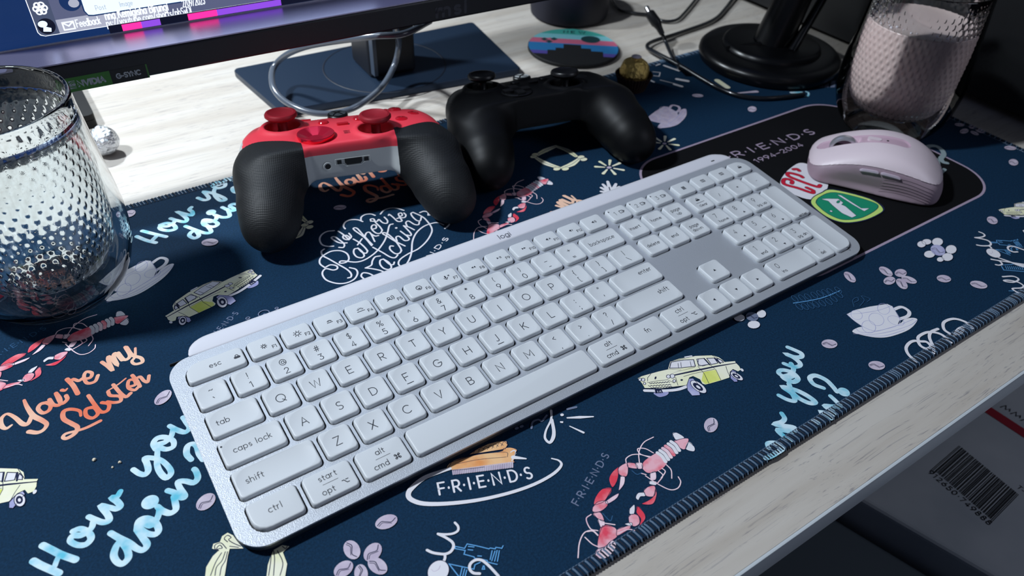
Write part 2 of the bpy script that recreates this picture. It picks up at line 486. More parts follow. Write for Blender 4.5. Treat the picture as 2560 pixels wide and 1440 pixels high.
XH = 0.62
GL = {
    ' ': (.35, []), 'A': (.78, [[(0, 0), (.36, 1), (.72, 0)], [(.13, .35), (.59, .35)]]),
    'B': (.68, [[(0, 0), (0, 1), (.3, 1)] + arc(.3, .77, .25, .23, 90, -90) + [(0, .54)], [(.3, .54)] + arc(.32, .27, .3, .27, 90, -90) + [(0, 0)]]),
    'C': (.86, [arc(.45, .5, .45, .5, 48, 312, 22)]),
    'D': (.8, [[(0, 0), (0, 1), (.25, 1)] + arc(.25, .5, .48, .5, 90, -90, 18) + [(0, 0)]]),
    'E': (.62, [[(.55, 1), (0, 1), (0, 0), (.55, 0)], [(0, .52), (.48, .52)]]),
    'F': (.6, [[(.55, 1), (0, 1), (0, 0)], [(0, .5), (.47, .5)]]),
    'G': (.92, [arc(.45, .5, .45, .5, 48, 360, 24) + [(.5, .5)]]),
    'H': (.78, [[(0, 0), (0, 1)], [(.7, 0), (.7, 1)], [(0, .5), (.7, .5)]]),
    'I': (.2, [[(.08, 0), (.08, 1)]]),
    'J': (.5, [[(.38, 1), (.38, .2)] + arc(.2, .2, .18, .2, 0, -150, 8)]),
    'K': (.7, [[(0, 0), (0, 1)], [(.58, 1), (0, .42)], [(.2, .62), (.64, 0)]]),
    'L': (.56, [[(0, 1), (0, 0), (.5, 0)]]),
    'M': (.95, [[(0, 0), (0, 1), (.43, .3), (.86, 1), (.86, 0)]]),
    'N': (.8, [[(0, 0), (0, 1), (.7, 0), (.7, 1)]]),
    'O': (1.0, [O(.47, .5, .47, .5)]),
    'P': (.66, [[(0, 0), (0, 1), (.3, 1)] + arc(.3, .7, .28, .3, 90, -90) + [(0, .4)]]),
    'Q': (1.0, [O(.47, .5, .47, .5), [(.6, .3), (.9, -.05)]]),
    'R': (.68, [[(0, 0), (0, 1), (.3, 1)] + arc(.3, .72, .28, .28, 90, -90) + [(0, .44)], [(.28, .44), (.6, 0)]]),
    'S': (.62, [arc(.29, .75, .25, .25, 40, 270, 14) + arc(.29, .25, .27, .25, 90, -140, 14)]),
    'T': (.7, [[(0, 1), (.66, 1)], [(.33, 1), (.33, 0)]]),
    'U': (.76, [[(0, 1), (0, .34)] + arc(.34, .34, .34, .34, 180, 360, 12) + [(.68, 1)]]),
    'V': (.76, [[(0, 1), (.36, 0), (.72, 1)]]), 'W': (1.12, [[(0, 1), (.27, 0), (.54, 1), (.81, 0), (1.08, 1)]]),
    'X': (.74, [[(0, 0), (.66, 1)], [(0, 1), (.66, 0)]]), 'Y': (.72, [[(0, 1), (.33, .48), (.66, 1)], [(.33, .48), (.33, 0)]]),
    'Z': (.7, [[(0, 1), (.62, 1), (0, 0), (.64, 0)]]),
    'a': (.62, [O(.27, .31, .27, .31), [(.54, .62), (.54, 0)]]), 'b': (.62, [O(.29, .31, .27, .31), [(.02, 1), (.02, 0)]]),
    'c': (.54, [arc(.29, .31, .28, .31, 50, 310, 16)]), 'd': (.64, [O(.27, .31, .27, .31), [(.54, 1), (.54, 0)]]),
    'e': (.62, [[(.02, .33), (.55, .33)] + arc(.29, .31, .27, .31, 6, 310, 18)]),
    'f': (.38, [[(.36, .98)] + arc(.28, .8, .14, .2, 90, 180, 6) + [(.14, 0)], [(0, .58), (.33, .58)]]),
    'g': (.64, [O(.27, .31, .27, .31), [(.54, .62), (.54, -.08)] + arc(.28, -.06, .26, .26, 0, -150, 9)]),
    'h': (.58, [[(0, 1), (0, 0)], [(0, .32)] + arc(.25, .36, .24, .26, 170, 0, 8) + [(.49, 0)]]),
    'i': (.18, [[(.06, .62), (.06, 0)], [(.06, .82), (.06, .88)]]), 'j': (.2, [[(.1, .62), (.1, -.2), (0, -.3)], [(.1, .82), (.1, .88)]]),
    'k': (.5, [[(0, 1), (0, 0)], [(.4, .62), (0, .24)], [(.14, .37), (.44, 0)]]), 'l': (.16, [[(.05, 1), (.05, 0)]]),
    'm': (.95, [[(0, .62), (0, 0)], [(0, .36)] + arc(.21, .38, .2, .24, 170, 0, 8) + [(.41, 0)], [(.41, .36)] + arc(.62, .38, .2, .24, 170, 0, 8) + [(.82, 0)]]),
    'n': (.58, [[(0, .62), (0, 0)], [(0, .34)] + arc(.25, .36, .24, .26, 170, 0, 8) + [(.49, 0)]]),
    'o': (.66, [O(.29, .31, .28, .31)]), 'p': (.64, [O(.29, .31, .27, .31), [(.02, .62), (.02, -.3)]]),
    'q': (.64, [O(.27, .31, .27, .31), [(.54, .62), (.54, -.3)]]), 'r': (.38, [[(0, .62), (0, 0)], [(0, .34)] + arc(.22, .36, .2, .26, 170, 80, 6)]),
    's': (.46, [arc(.2, .46, .16, .15, 40, 260, 8) + arc(.2, .16, .18, .16, 90, -140, 8)]),
    't': (.4, [[(.14, .86), (.14, .16)] + arc(.26, .14, .12, .14, 180, 280, 5), [(0, .6), (.34, .6)]]),
    'u': (.58, [[(0, .62), (0, .24)] + arc(.24, .24, .24, .24, 180, 360, 8) + [(.48, .62)], [(.48, .3), (.48, 0)]]),
    'v': (.52, [[(0, .62), (.23, 0), (.46, .62)]]), 'w': (.8, [[(0, .62), (.18, 0), (.37, .62), (.56, 0), (.74, .62)]]),
    'x': (.5, [[(0, 0), (.42, .62)], [(0, .62), (.42, 0)]]), 'y': (.52, [[(0, .62), (.24, 0)], [(.46, .62), (.14, -.3)]]),
    'z': (.5, [[(0, .62), (.42, .62), (0, 0), (.44, 0)]]),
    '0': (.66, [O(.29, .5, .29, .5)]), '1': (.36, [[(0, .84), (.2, 1), (.2, 0)]]),
    '2': (.6, [arc(.26, .72, .25, .28, 160, -30, 10) + [(0, 0), (.54, 0)]]),
    '3': (.6, [[(.03, 1), (.5, 1), (.24, .62)] + arc(.25, .31, .28, .31, 80, -150, 14)]),
    '4': (.62, [[(.4, 0), (.4, 1), (0, .25), (.56, .25)]]),
    '5': (.6, [[(.48, 1), (.1, 1), (.05, .56)] + arc(.24, .32, .29, .32, 120, -145, 14)]),
    '6': (.62, [[(.4, 1), (.06, .45)] + O(.29, .31, .28, .31)]), '7': (.56, [[(0, 1), (.5, 1), (.16, 0)]]),
    '8': (.6, [O(.27, .75, .21, .24), O(.27, .27, .26, .27)]), '9': (.62, [O(.29, .69, .28, .31), [(.56, .6), (.2, 0)]]),
    '~': (.6, [[(0, .42), (.12, .54), (.27, .48), (.4, .42), (.52, .54)]]), '`': (.25, [[(.02, .9), (.14, .7)]]),
    '!': (.2, [[(.06, 1), (.06, .3)], [(.06, .06), (.06, 0)]]), '@': (1.0, [O(.47, .42, .2, .22), arc(.47, .42, .45, .5, -60, 300, 26), [(.67, .62), (.67, .3), (.8, .2), (.92, .4)]]),
    '#': (.75, [[(.2, 0), (.3, 1)], [(.45, 0), (.55, 1)], [(.02, .34), (.66, .34)], [(.06, .68), (.7, .68)]]),
    '$': (.6, [arc(.28, .7, .24, .22, 40, 270, 10) + arc(.28, .27, .26, .22, 90, -140, 10), [(.28, 1.08), (.28, -.1)]]),
    '%': (.85, [[(.1, 0), (.7, 1)], O(.17, .8, .15, .18), O(.63, .2, .15, .18)]), '^': (.5, [[(0, .6), (.2, 1), (.4, .6)]]),
    '&': (.72, [[(.6, 0), (.12, .7)] + arc(.28, .8, .16, .18, 200, -20, 8) + [(.1, .42)] + arc(.25, .24, .24, .24, 130, 330, 8) + [(.6, .45)]]),
    '*': (.5, [[(.22, .95), (.22, .5)], [(.02, .84), (.42, .6)], [(.02, .6), (.42, .84)]]), '(': (.3, [arc(.4, .45, .36, .6, 130, 230, 8)]),
    ')': (.3, [arc(-.2, .45, .36, .6, 50, -50, 8)]), '-': (.45, [[(0, .38), (.36, .38)]]), '_': (.6, [[(0, 0), (.5, 0)]]),
    '=': (.55, [[(0, .28), (.45, .28)], [(0, .52), (.45, .52)]]), '+': (.6, [[(0, .42), (.5, .42)], [(.25, .17), (.25, .67)]]),
    '[': (.3, [[(.2, 1), (0, 1), (0, -.1), (.2, -.1)]]), ']': (.3, [[(0, 1), (.2, 1), (.2, -.1), (0, -.1)]]),
    '{': (.3, [[(.24, 1), (.12, .95), (.12, .55), (0, .45), (.12, .35), (.12, -.05), (.24, -.1)]]),
    '}': (.3, [[(0, 1), (.12, .95), (.12, .55), (.24, .45), (.12, .35), (.12, -.05), (0, -.1)]]),
    '|': (.15, [[(.05, 1), (.05, -.1)]]), '\\': (.5, [[(0, 1), (.4, 0)]]), '/': (.5, [[(0, 0), (.4, 1)]]),
    ';': (.2, [[(.08, .5), (.08, .57)], [(.1, .05), (.02, -.14)]]), ':': (.2, [[(.08, .5), (.08, .57)], [(.08, .03), (.08, .1)]]),
    "'": (.2, [[(.08, 1), (.04, .75)]]), '"': (.3, [[(.06, 1), (.02, .75)], [(.24, 1), (.2, .75)]]), '<': (.55, [[(.42, .72), (0, .42), (.42, .12)]]),
    '>': (.55, [[(0, .72), (.42, .42), (0, .12)]]), ',': (.2, [[(.1, .06), (.02, -.16)]]), '.': (.2, [[(.06, 0), (.06, .07)]]),
    '?': (.55, [arc(.24, .76, .22, .24, 170, -60, 10) + [(.24, .42), (.24, .3)], [(.24, .06), (.24, 0)]]), '·': (.3, [[(.1, .42), (.1, .49)]]),
    '–': (.6, [[(0, .42), (.5, .42)]]),
}


def text_strokes(s, h=1.0, track=.16):
    out, x = [], 0.0
    for ch in s:
        w, st_ = GL[ch]
        for k in st_:
            out.append([((x + a) * h, b * h) for a, b in k])
        x += w + track
    return out, (x - track) * h


def ribbon(b, pts, w, z, mi=0, caps=True, zf=None, dz=0.0):
    """flat ribbon of width w (scalar or list) along 2-D pts, as a mesh strip at height z"""
    P = [np.array(p[:2], float) for p in pts]
    Q = [P[0]]
    for p in P[1:]:
        if np.linalg.norm(p - Q[-1]) > 1e-4:
            Q.append(p)
    if len(Q) < 2:
        return
    n = len(Q)
    wl = [w] * n if not isinstance(w, (list, tuple)) else list(np.interp(np.linspace(0, 1, n), np.linspace(0, 1, len(w)), w))
    L, R = [], []
    for i in range(n):
        t1 = Q[i] - Q[max(i - 1, 0)]
        t2 = Q[min(i + 1, n - 1)] - Q[i]
        a = t1 / (np.linalg.norm(t1) or 1)
        c = t2 / (np.linalg.norm(t2) or 1)
        t = a + c
        ln = np.linalg.norm(t)
        t = t / ln if ln > 0.25 else (c if ln == 0 else t / ln)
        nn = np.array([-t[1], t[0]])
        ref = np.array([-c[1], c[0]]) if np.linalg.norm(c) else nn
        k = min(1.6, 1 / max(0.35, abs(float(nn @ ref))))
        L.append(Q[i] + nn * wl[i] / 2 * k)
        R.append(Q[i] - nn * wl[i] / 2 * k)
    zz = [z + dz * i for i in range(n)]
    g = zf or (lambda x, y: 0.0)
    vs = [(p[0], p[1], zz[i] + g(*p)) for i, p in enumerate(L)] + [(p[0], p[1], zz[i] + g(*p)) for i, p in enumerate(R)]
    b.add(vs, [(i, n + i, n + i + 1, i + 1) for i in range(n - 1)], mi)
    if caps:
        for (c_, wv, t, zc) in ((Q[0], wl[0], Q[0] - Q[1], zz[0]), (Q[-1], wl[-1], Q[-1] - Q[-2], zz[-1])):
            a0 = math.atan2(t[1], t[0])
            m = 6
            ring = [(c_[0] + wv / 2 * math.cos(a0 + math.pi * (k / m - .5)), c_[1] + wv / 2 * math.sin(a0 + math.pi * (k / m - .5))) for k in range(m + 1)]
            b.add([(x, y, zc + g(x, y)) for x, y in ring], [tuple(range(m + 1))], mi)
# ---------------------------------------------------------------- keyboard
U_ = 19.0
KB = empty('keyboard', (0, 0, 11.48), 'white full-size wireless keyboard with round-dished keys lying on the navy printed mat', 'keyboard', rot=(math.radians(5), 0, 0))
PLATE = mat('silver_plate', (198, 203, 211), 0.42, metal=0.5, bump=(2600, 0.25, 1))
KEYM = mat('pale_keycap', (206, 210, 214), 0.42, spec=0.45)
KEYS = mat('keycap_ink', (40, 43, 52), 0.5)
WELL = mat('key_well', (10, 12, 16), 0.6)
UNDER = mat('keyboard_underside', (60, 66, 74), 0.5)
ZP = -2.2                                         # plate height below the key tops
RY = {3: 3.0, 2: 2.0, 1: 1.0, 0: 0.0, -1: -1.03}

keys = []      # (x0, x1, y0, y1, dish, legends, special corner radii)


def key(x0, x1, row, leg=(), dish=True, h=None, rr=None, rows=1):
    yc = RY[row] if h is None else h[0]
    hh = .5 if h is None else h[1]
    y1 = yc + hh - .08
    y0 = yc - hh + .08
    if rows == 2:
        y0 = (RY[row - 1] if row - 1 in RY else yc - 1) - .5 + .08
    keys.append(((x0 + .08) * U_, (x1 - .08) * U_, y0 * U_, y1 * U_, dish, leg, rr))


def ctr(s, h=.21, dy=0.0, dx=0.0):
    return (s, h, dx, dy)


FR = (3.93, .425)
SP = .994
key(0, 1.75, 4, [ctr('esc', .2), ('@lock', 0, .6, -.12 * .0 - .0)], False, FR, rr=(2.2, 2.2, 2.2, 7.5))
icons = ['sun1', 'sun2', 'kb1', 'kb2', 'voice', 'smile', 'mic', 'rew', 'play', 'ffw', 'mute', 'vdn', 'vup']
for i, ic in enumerate(icons):
    key(1.75 + i * SP, 1.75 + (i + 1) * SP, 4, [('@' + ic, 0, 0, 0)] + ([('F%d' % (i + 1), .13, .27, -.19)] if i < 12 else []), False, FR)
nums = ['~`', '!1', '@2', '#3', '$4', '%5', '^6', '&7', '*8', '(9', ')0', '_-', '+=']
for i, s in enumerate(nums):
    key(i, i + 1, 3, [ctr(s[0], .24, .19), ctr(s[1], .26, -.22)])
key(13, 14.67, 3, [ctr('backspace', .2)])
key(0, 1.5, 2, [ctr('tab', .21, 0, -.3)])
for i, s in enumerate('QWERTYUIOP'):
    key(1.5 + i, 2.5 + i, 2, [ctr(s, .31)])
key(11.5, 12.5, 2, [ctr('{', .24, .2), ctr('[', .24, -.2)])
key(12.5, 13.5, 2, [ctr('}', .24, .2), ctr(']', .24, -.2)])
key(13.5, 14.67, 2, [ctr('|', .24, .2), ctr('\\', .24, -.2)])
key(0, 1.75, 1, [ctr('caps lock', .21, 0, 0), ('@dot', 0, -.72, .3)])
for i, s in enumerate('ASDFGHJKL'):
    key(1.75 + i, 2.75 + i, 1, [ctr(s, .31)] + ([('@home', 0, 0, -.3)] if s in 'FJ' else []))
key(10.75, 11.75, 1, [ctr(':', .26, .16), ctr(';', .26, -.2)])
key(11.75, 12.75, 1, [ctr('"', .26, .16), ctr("'", .26, -.28)])
key(12.75, 14.67, 1, [ctr('enter', .2, .12, .45)])
key(0, 2.25, 0, [ctr('shift', .21, 0, -.55)])
for i, s in enumerate('ZXCVBNM'):
    key(2.25 + i, 3.25 + i, 0, [ctr(s, .31)])
for i, s in enumerate(['<,', '>.', '?/']):
    key(9.25 + i, 10.25 + i, 0, [ctr(s[0], .22, .18), ctr(s[1], .24, -.24)])
key(12.25, 14.67, 0, [ctr('shift', .2, .12, .65)])
two = lambda a, b_, sym=None: [ctr(a, .2, .2), ('@line', 0, 0, 0), ctr(b_, .2, -.27, -.13 if sym else 0)] + ([('@' + sym, 0, .33, -.2)] if sym else [])
key(0, 1.4, -1, [ctr('ctrl', .21)], False, rr=(7.5, 2.2, 2.2, 2.2))
key(1.4, 2.8, -1, two('start', 'opt', 'opt'), False)
key(2.8, 4.25, -1, two('alt', 'cmd', 'cmd'), False)
key(4.25, 10.33, -1, [], False)
key(10.33, 11.75, -1, two('alt', 'cmd', 'cmd'), False)
key(11.75, 13.2, -1, [ctr('fn', .21)], False)
key(13.2, 14.67, -1, two('ctrl', 'opt', 'opt'), False)
NX = 14.83
for i in range(3):
    key(NX + i, NX + i + 1, 4, [(str(i + 1), .2, -.16, -.0), ('@chan', 0, .12, 0), ('@dot', 0, -.34, .26)], False, FR)
for i, s in enumerate(['insert', 'home', 'page up']):
    key(NX + i, NX + i + 1, 3, [ctr(s, .17)] if ' ' not in s else [ctr('page', .17, .1), ctr('up', .17, -.16)])
for i, s in enumerate(['delete', 'end', 'page down']):
    key(NX + i, NX + i + 1, 2, [ctr(s, .17)] if ' ' not in s else [ctr('page', .17, .1), ctr('down', .17, -.16)])
key(NX + 1, NX + 2, 0, [('@up', 0, 0, 0)])
for i, s in enumerate(['left', 'down', 'right']):
    key(NX + i, NX + i + 1, -1, [('@' + s, 0, 0, 0)])
PX0 = 18.0
for i, s in enumerate(['calc', 'shot', 'menu', 'lock']):
    key(PX0 + i, PX0 + i + 1, 4, [('@' + s, 0, 0, 0)], False, FR, rr=(2.2, 2.2, 7.5, 2.2) if i == 3 else None)
key(PX0, PX0 + 1, 3, [('@lock', 0, 0, .2), ('@line', 0, 0, 0), ctr('clear', .16, -.22)])
key(PX0 + 1, PX0 + 2, 3, [ctr('/', .18)])
key(PX0 + 2, PX0 + 3, 3, [ctr('*', .2)])
key(PX0 + 3, PX0 + 4, 3, [ctr('-', .2)])
key(PX0 + 3, PX0 + 4, 2, [ctr('+', .22, .5)], rows=2)
for r_, row_ in ((2, ['7home', '8@up', '9pg up']), (1, ['4@left', '5@home', '6@right']), (0, ['1end', '2@down', '3pg dn'])):
    for i, s in enumerate(row_):
        lg = [ctr(s[0], .24, .16, -.06)]
        if '@' in s:
            lg.append((s[1:], 0, .1, -.24))
        else:
            lg.append(ctr(s[1:], .16, -.24, .06))
        key(PX0 + i, PX0 + i + 1, r_, lg)
key(PX0 + 3, PX0 + 4, 0, [ctr('enter', .16, .6), ctr('=', .18, -.5)], rows=2, rr=(2.2, 7.5, 2.2, 2.2))
key(PX0, PX0 + 2, -1, [ctr('0', .24, .16, -.55), ctr('ins', .16, -.22, -.5)])
key(PX0 + 2, PX0 + 3, -1, [ctr('.', .24, .12), ctr('del', .16, -.22)])

LW = 0.42


def icon(b, name, cx, cy, zf, z):
    def st_(pts, w=LW):
        ribbon(b, [(cx + x, cy + y) for x, y in pts], w, z, 1, True, zf)

    def tri(p):
        b.add([(cx + x, cy + y, z + zf(cx + x, cy + y)) for x, y in p], [tuple(range(len(p)))], 1)
    if name == 'dot':
        tri([(.55 * math.cos(a), .55 * math.sin(a)) for a in np.linspace(0, 6.283, 13)[:-1]])
    elif name == 'home':
        st_([(-1.8, 0), (1.8, 0)], .45)
    elif name == 'line':
        st_([(-3.8, 0), (3.8, 0)], .2)
    elif name in ('up', 'down', 'left', 'right'):
        a0 = {'up': 90, 'right': 0, 'down': 270, 'left': 180}[name]
        tri([(1.15 * math.cos(math.radians(a0 + k)), 1.15 * math.sin(math.radians(a0 + k))) for k in (0, 120, 240)])
    elif name in ('sun1', 'sun2'):
        r = .8 if name == 'sun1' else 1.1
        st_(O(0, 0, r, r))
        for k in range(8):
            a = math.radians(45 * k)
            st_([(1.55 * r * math.cos(a), 1.55 * r * math.sin(a)), (2.0 * r * math.cos(a), 2.0 * r * math.sin(a))])
    elif name in ('kb1', 'kb2'):
        s = .8 if name == 'kb1' else 1.15
        st_([(-1.9 * s, -.9 * s), (1.9 * s, -.9 * s)])
        for k in range(5):
            a = math.radians(30 + 30 * k)
            st_([(1.1 * s * math.cos(a), -.4 * s + 1.1 * s * math.sin(a)), (1.8 * s * math.cos(a), -.4 * s + 1.8 * s * math.sin(a))])
    elif name == 'voice':
        st_(O(-.8, .5, .8, .8))
        st_(arc(-.8, -1.6, 1.5, 1.1, 160, 20, 8))
        st_(arc(-.6, .5, 2.0, 1.8, 40, -40, 6))
        st_(arc(-.4, .5, 2.9, 2.6, 40, -40, 6))
    elif name == 'smile':
        st_(O(0, 0, 1.7, 1.7))
        tri([(.95 * math.cos(math.radians(a)), -.2 + .95 * math.sin(math.radians(a))) for a in range(180, 361, 20)])
        st_([(-.6, .5), (-.6, .65)])
        st_([(.6, .5), (.6, .65)])
    elif name == 'mic':
        st_([(-.6, 1.2), (-.6, 0)], 1.0)
        st_(arc(-.6, .2, 1.2, 1.3, 190, 350, 8))
        st_([(-.6, -1.1), (-.6, -1.7)])
        st_([(1.4, .6), (2.2, 1.4)])
        st_([(1.4, 1.4), (2.2, .6)])
    elif name == 'rew':
        tri([(0, .8), (-1.4, 0), (0, -.8)])
        tri([(1.5, .8), (.1, 0), (1.5, -.8)])
    elif name == 'ffw':
        tri([(0, -.8), (1.4, 0), (0, .8)])
        tri([(-1.5, -.8), (-.1, 0), (-1.5, .8)])
    elif name == 'play':
        tri([(-1.6, -.8), (-.2, 0), (-1.6, .8)])
        st_([(.6, -.7), (.6, .7)])
        st_([(1.3, -.7), (1.3, .7)])
    elif name in ('mute', 'vdn', 'vup'):
        tri([(-1.5, -.5), (-.9, -.5), (0, -1.2), (0, 1.2), (-.9, .5), (-1.5, .5)])
        if name == 'mute':
            st_([(1.0, -.4), (1.8, .4)])
            st_([(1.0, .4), (1.8, -.4)])
        else:
            st_(arc(0, 0, 1, 1.0, 40, -40, 5))
            if name == 'vup':
                st_(arc(0, 0, 1.8, 1.7, 40, -40, 5))
    elif name == 'chan':
        st_([(1.2, .6), (1.2, 1.2), (-1.6, 1.2), (-1.6, -1.2), (1.2, -1.2), (1.2, -.6)])
        st_([(.2, 0), (2.2, 0)])
        st_([(1.5, .7), (2.3, 0), (1.5, -.7)])
    elif name == 'calc':
        st_([(-1.2, -1.4), (1.2, -1.4), (1.2, 1.4), (-1.2, 1.4), (-1.2, -1.4)])
        for yy in (-.7, 0, .7):
            st_([(-.7, yy), (.7, yy)], .5)
    elif name in ('shot', 'menu'):
        st_([(-1.5, -1.2), (1.5, -1.2), (1.5, 1.2), (-1.5, 1.2), (-1.5, -1.2)])
        for yy in (-.5, .5):
            st_([(-.8, yy), (.8, yy)], .4)
    elif name == 'lock':
        st_([(-1.0, -.5), (1.0, -.5)], 1.5)
        st_(arc(0, .3, .8, 1.0, 180, 0, 8))
    elif name == 'opt':
        st_([(-1.5, .9), (-.6, .9), (.4, -.9), (1.5, -.9)])
        st_([(.3, .9), (1.5, .9)])
    elif name == 'cmd':
        for sx in (-1, 1):
            st_([(sx * .55, -.9), (sx * .55, .9)])
            st_([(-.9, sx * .55), (.9, sx * .55)])
            for sy in (-1, 1):
                st_(O(sx * .95, sy * .95, .42, .42))


def make_key(k):
    x0, x1, y0, y1, dish, leg, rr = k
    w, h = x1 - x0, y1 - y0
    cx, cy = (x0 + x1) / 2, (y0 + y1) / 2
    rr = rr or (2.2,) * 4
    b = MB()
    dens = lambda q: [tuple(np.array(q[i]) + (np.array(q[(i + 1) % len(q)]) - np.array(q[i])) * t / n_) for i in range(len(q)) for n_ in [max(1, int(round(cnt_[i])))] for t in range(n_)]
    base_ = rounded(-w / 2, w / 2, -h / 2, h / 2, list(rr), 4)
    cnt_ = [math.dist(base_[i], base_[(i + 1) % len(base_)]) / 1.3 for i in range(len(base_))]
    ring = lambda d, z: [(px, py, z) for px, py in dens(rounded(-w / 2 + d, w / 2 - d, -h / 2 + d, h / 2 - d, [max(.6, r - d * .6) for r in rr], 4))]
    rings = [ring(.0, ZP - 1.0), ring(.1, -.75), ring(.28, -.3), ring(.6, -.04), ring(.95, 0.0)]
    vert = h > w + 3
    rd = min(w, h) / 2 - .75
    L = abs(w - h) / 2 + .0 if (w > h + 2 or vert) else 0.0
    dep = .6 if dish else 0.0

    def zf(x, y):
        if not dish:
            return 0.0
        x -= cx
        y -= cy
        if vert:
            x, y = y, x
        dx = max(0, abs(x) - L)
        q = (dx * dx + y * y) / (rd * rd)
        return -dep * (1 - q) if q < 1 else 0.0
    if dish:
        outer = rings[-1]
        for s in (1.0, .97, .92, .86, .79, .71, .62, .52, .41, .3, .18, .04):
            rg = []
            for (px, py, _) in outer:
                a, c_ = (py, px) if vert else (px, py)
                ax = max(-L, min(L, a * L / (max(w, h) / 2 - rd) if L else 0))
                dx, dy = a - ax, c_
                ln = math.hypot(dx, dy) or 1
                qx, qy = ax + dx / ln * rd * s, dy / ln * rd * s
                z = -dep * (1 - s * s)
                rg.append((qy, qx, z) if vert else (qx, qy, z))
            rings.append(rg)
    b.loft(rings, 0, False, True)
    b.v = [(x + cx, y + cy, z) for x, y, z in b.v]
    lz = .06
    for (s, hh, dx, dy) in leg:
        X, Y = cx + dx * U_, cy + dy * h * (1 if h > 14 else 1)
        if s.startswith('@') and len(s) > 1:
            icon(b, s[1:], X, Y, zf, lz)
        else:
            H = hh * 16.0
            st_, tw_ = text_strokes(s, H, .14)
            base = -H * (.5 if (s[0].isupper() or s[0].isdigit() or not s[0].isalpha()) else .31)
            for q in st_:
                ribbon(b, [(X - tw_ / 2 + px, Y + base + py) for px, py in q], LW if H > 4 else .34, lz, 1, True, zf)
    return b, (cx, cy)


for k in keys:
    b, (cx, cy) = make_key(k)
    b.v = [(x - cx, y - cy, z) for x, y, z in b.v]
    o = b.build('keycap', [KEYM, KEYS], KB)
    o.location = (cx * MM, cy * MM, 0)

# plate with a well cut for every key (filled 2-D curve)
PL0, PL1, PF, PB = -.34 * U_, 22.3 * U_, -1.78 * U_, 4.66 * U_
CR = 13.0
cu = bpy.data.curves.new('plate', 'CURVE')
cu.dimensions = '2D'
cu.fill_mode = 'BOTH'


def add_loop(pts):
    sp = cu.splines.new('POLY')
    sp.points.add(len(pts) - 1)
    for i, p in enumerate(pts):
        sp.points[i].co = (p[0] * MM, p[1] * MM, 0, 1)
    sp.use_cyclic_u = True


add_loop(rounded(PL0, PL1, PF, PB, (CR, CR, CR, CR), 14))
for (x0, x1, y0, y1, dish, leg, rr) in keys:
    e = .78
    add_loop(rounded(x0 - e, x1 + e, y0 - e, y1 + e, [r + e for r in (rr or (2.2,) * 4)], 5))
cu.extrude = 0.0006
co = bpy.data.objects.new('plate_tmp', cu)
COL.objects.link(co)
bpy.context.view_layer.update()
me = bpy.data.meshes.new_from_object(co.evaluated_get(bpy.context.evaluated_depsgraph_get()))
bpy.data.objects.remove(co)
pm = link('top_plate', me, PLATE, KB, False)
pm.location = (0, 0, (ZP - .6) * MM)
mb = MB()
mb.prism(rounded(PL0 + .05, PL1 - .05, PF + .05, PB - .05, CR, 14), ZP - 3.0, ZP - 1.15, 0)
mb.build('well_floor', WELL, KB)
# lower shell: tapers in below the plate, its floor parallel to the mat
ol1 = rounded(PL0 + .02, PL1 - .02, PF + .02, PB - .1, CR, 14)
ol2 = rounded(PL0 + .6, PL1 - .6, PF + .6, PB - .6, CR, 14)
t5 = math.tan(math.radians(5))
mb = MB()
zb = lambda y, g: (g - 11.48) / math.cos(math.radians(5)) - y * t5
mb.loft([[(x, y, ZP - 1.2) for x, y in ol1], [(x, y, ZP - 3.0) for x, y in ol1], [(x, y, max(zb(y, 1.2), -40)) for x, y in ol2]][::-1], 0, True, False)
mb.build('lower_shell', [UNDER], KB)
for fx in (30, 395):
    mb = MB()
    mb.prism(rounded(fx - 14, fx + 14, PF + 6, PF + 11, 2, 4), zb(PF + 6, 0.75), zb(PF + 8, 2.2))
    mb.build('rubber_foot', DARK, KB)
# rear bar with logo
BX0, BX1 = .36 * U_, 21.75 * U_
prof = [(4.64 * U_, ZP - 3.0), (4.64 * U_, ZP - .1), (4.66 * U_, ZP + .25), (4.70 * U_, ZP + .4), (4.95 * U_, ZP + .55), (5.15 * U_, ZP + .2), (5.27 * U_, ZP - .9),
        (5.33 * U_, ZP - 3.0), (5.33 * U_, ZP - 9), (5.22 * U_, ZP - 14.5), (5.0 * U_, ZP - 16.6), (4.64 * U_, ZP - 16.0)]
rings = []
for q in range(9):
    a = q / 8 * math.pi / 2
    rings.append((BX0 + 12 * (1 - math.sin(a)), 1 - .75 * (1 - math.sin(a)) if q else .25, math.cos(a)))
R_ = []
ends = [(12 * (1 - math.sin(q / 8 * math.pi / 2)), math.cos(q / 8 * math.pi / 2)) for q in range(9)]
for off, c in ends:
    R_.append([(BX0 + off * .0 + 12 * (1 - math.sqrt(max(0, 1 - c * c))), 4.64 * U_ + (y - 4.64 * U_) * (1 - c * .93), z) for y, z in prof])
seq = sorted(R_, key=lambda r: r[0][0])
L_ = []
for i in range(9):
    a = i / 8 * math.pi / 2
    x = BX0 + 13 * (1 - math.cos(a))
    s = max(.12, math.sin(a)) ** .8
    L_.append([(x, 4.64 * U_ + (y - 4.64 * U_) * s, z) for y, z in prof])
Rr = [[(BX0 + BX1 - x, y, z) for x, y, z in r] for r in L_][::-1]
mb = MB()
mb.loft(L_ + Rr, 0, True, True)
for f_i, f_ in enumerate(mb.f):
    mb.f[f_i] = tuple(reversed(f_))
BAR = mat('white_bar', (214, 214, 222), 0.4)
LOGO = mat('logo_grey', (96, 98, 108), 0.45)
st_, tw_ = text_strokes('lo', 4.6, .14)
bx, by = 11.02 * U_, 4.86 * U_
zt = lambda x, y: np.interp(y / U_, [4.64, 4.66, 4.70, 4.95, 5.15, 5.27], [ZP - .1, ZP + .25, ZP + .4, ZP + .55, ZP + .2, ZP - .9])
g_ = [arc(.27, .31, .27, .31, 90, 450, 22)]
x = 0
lw = .75
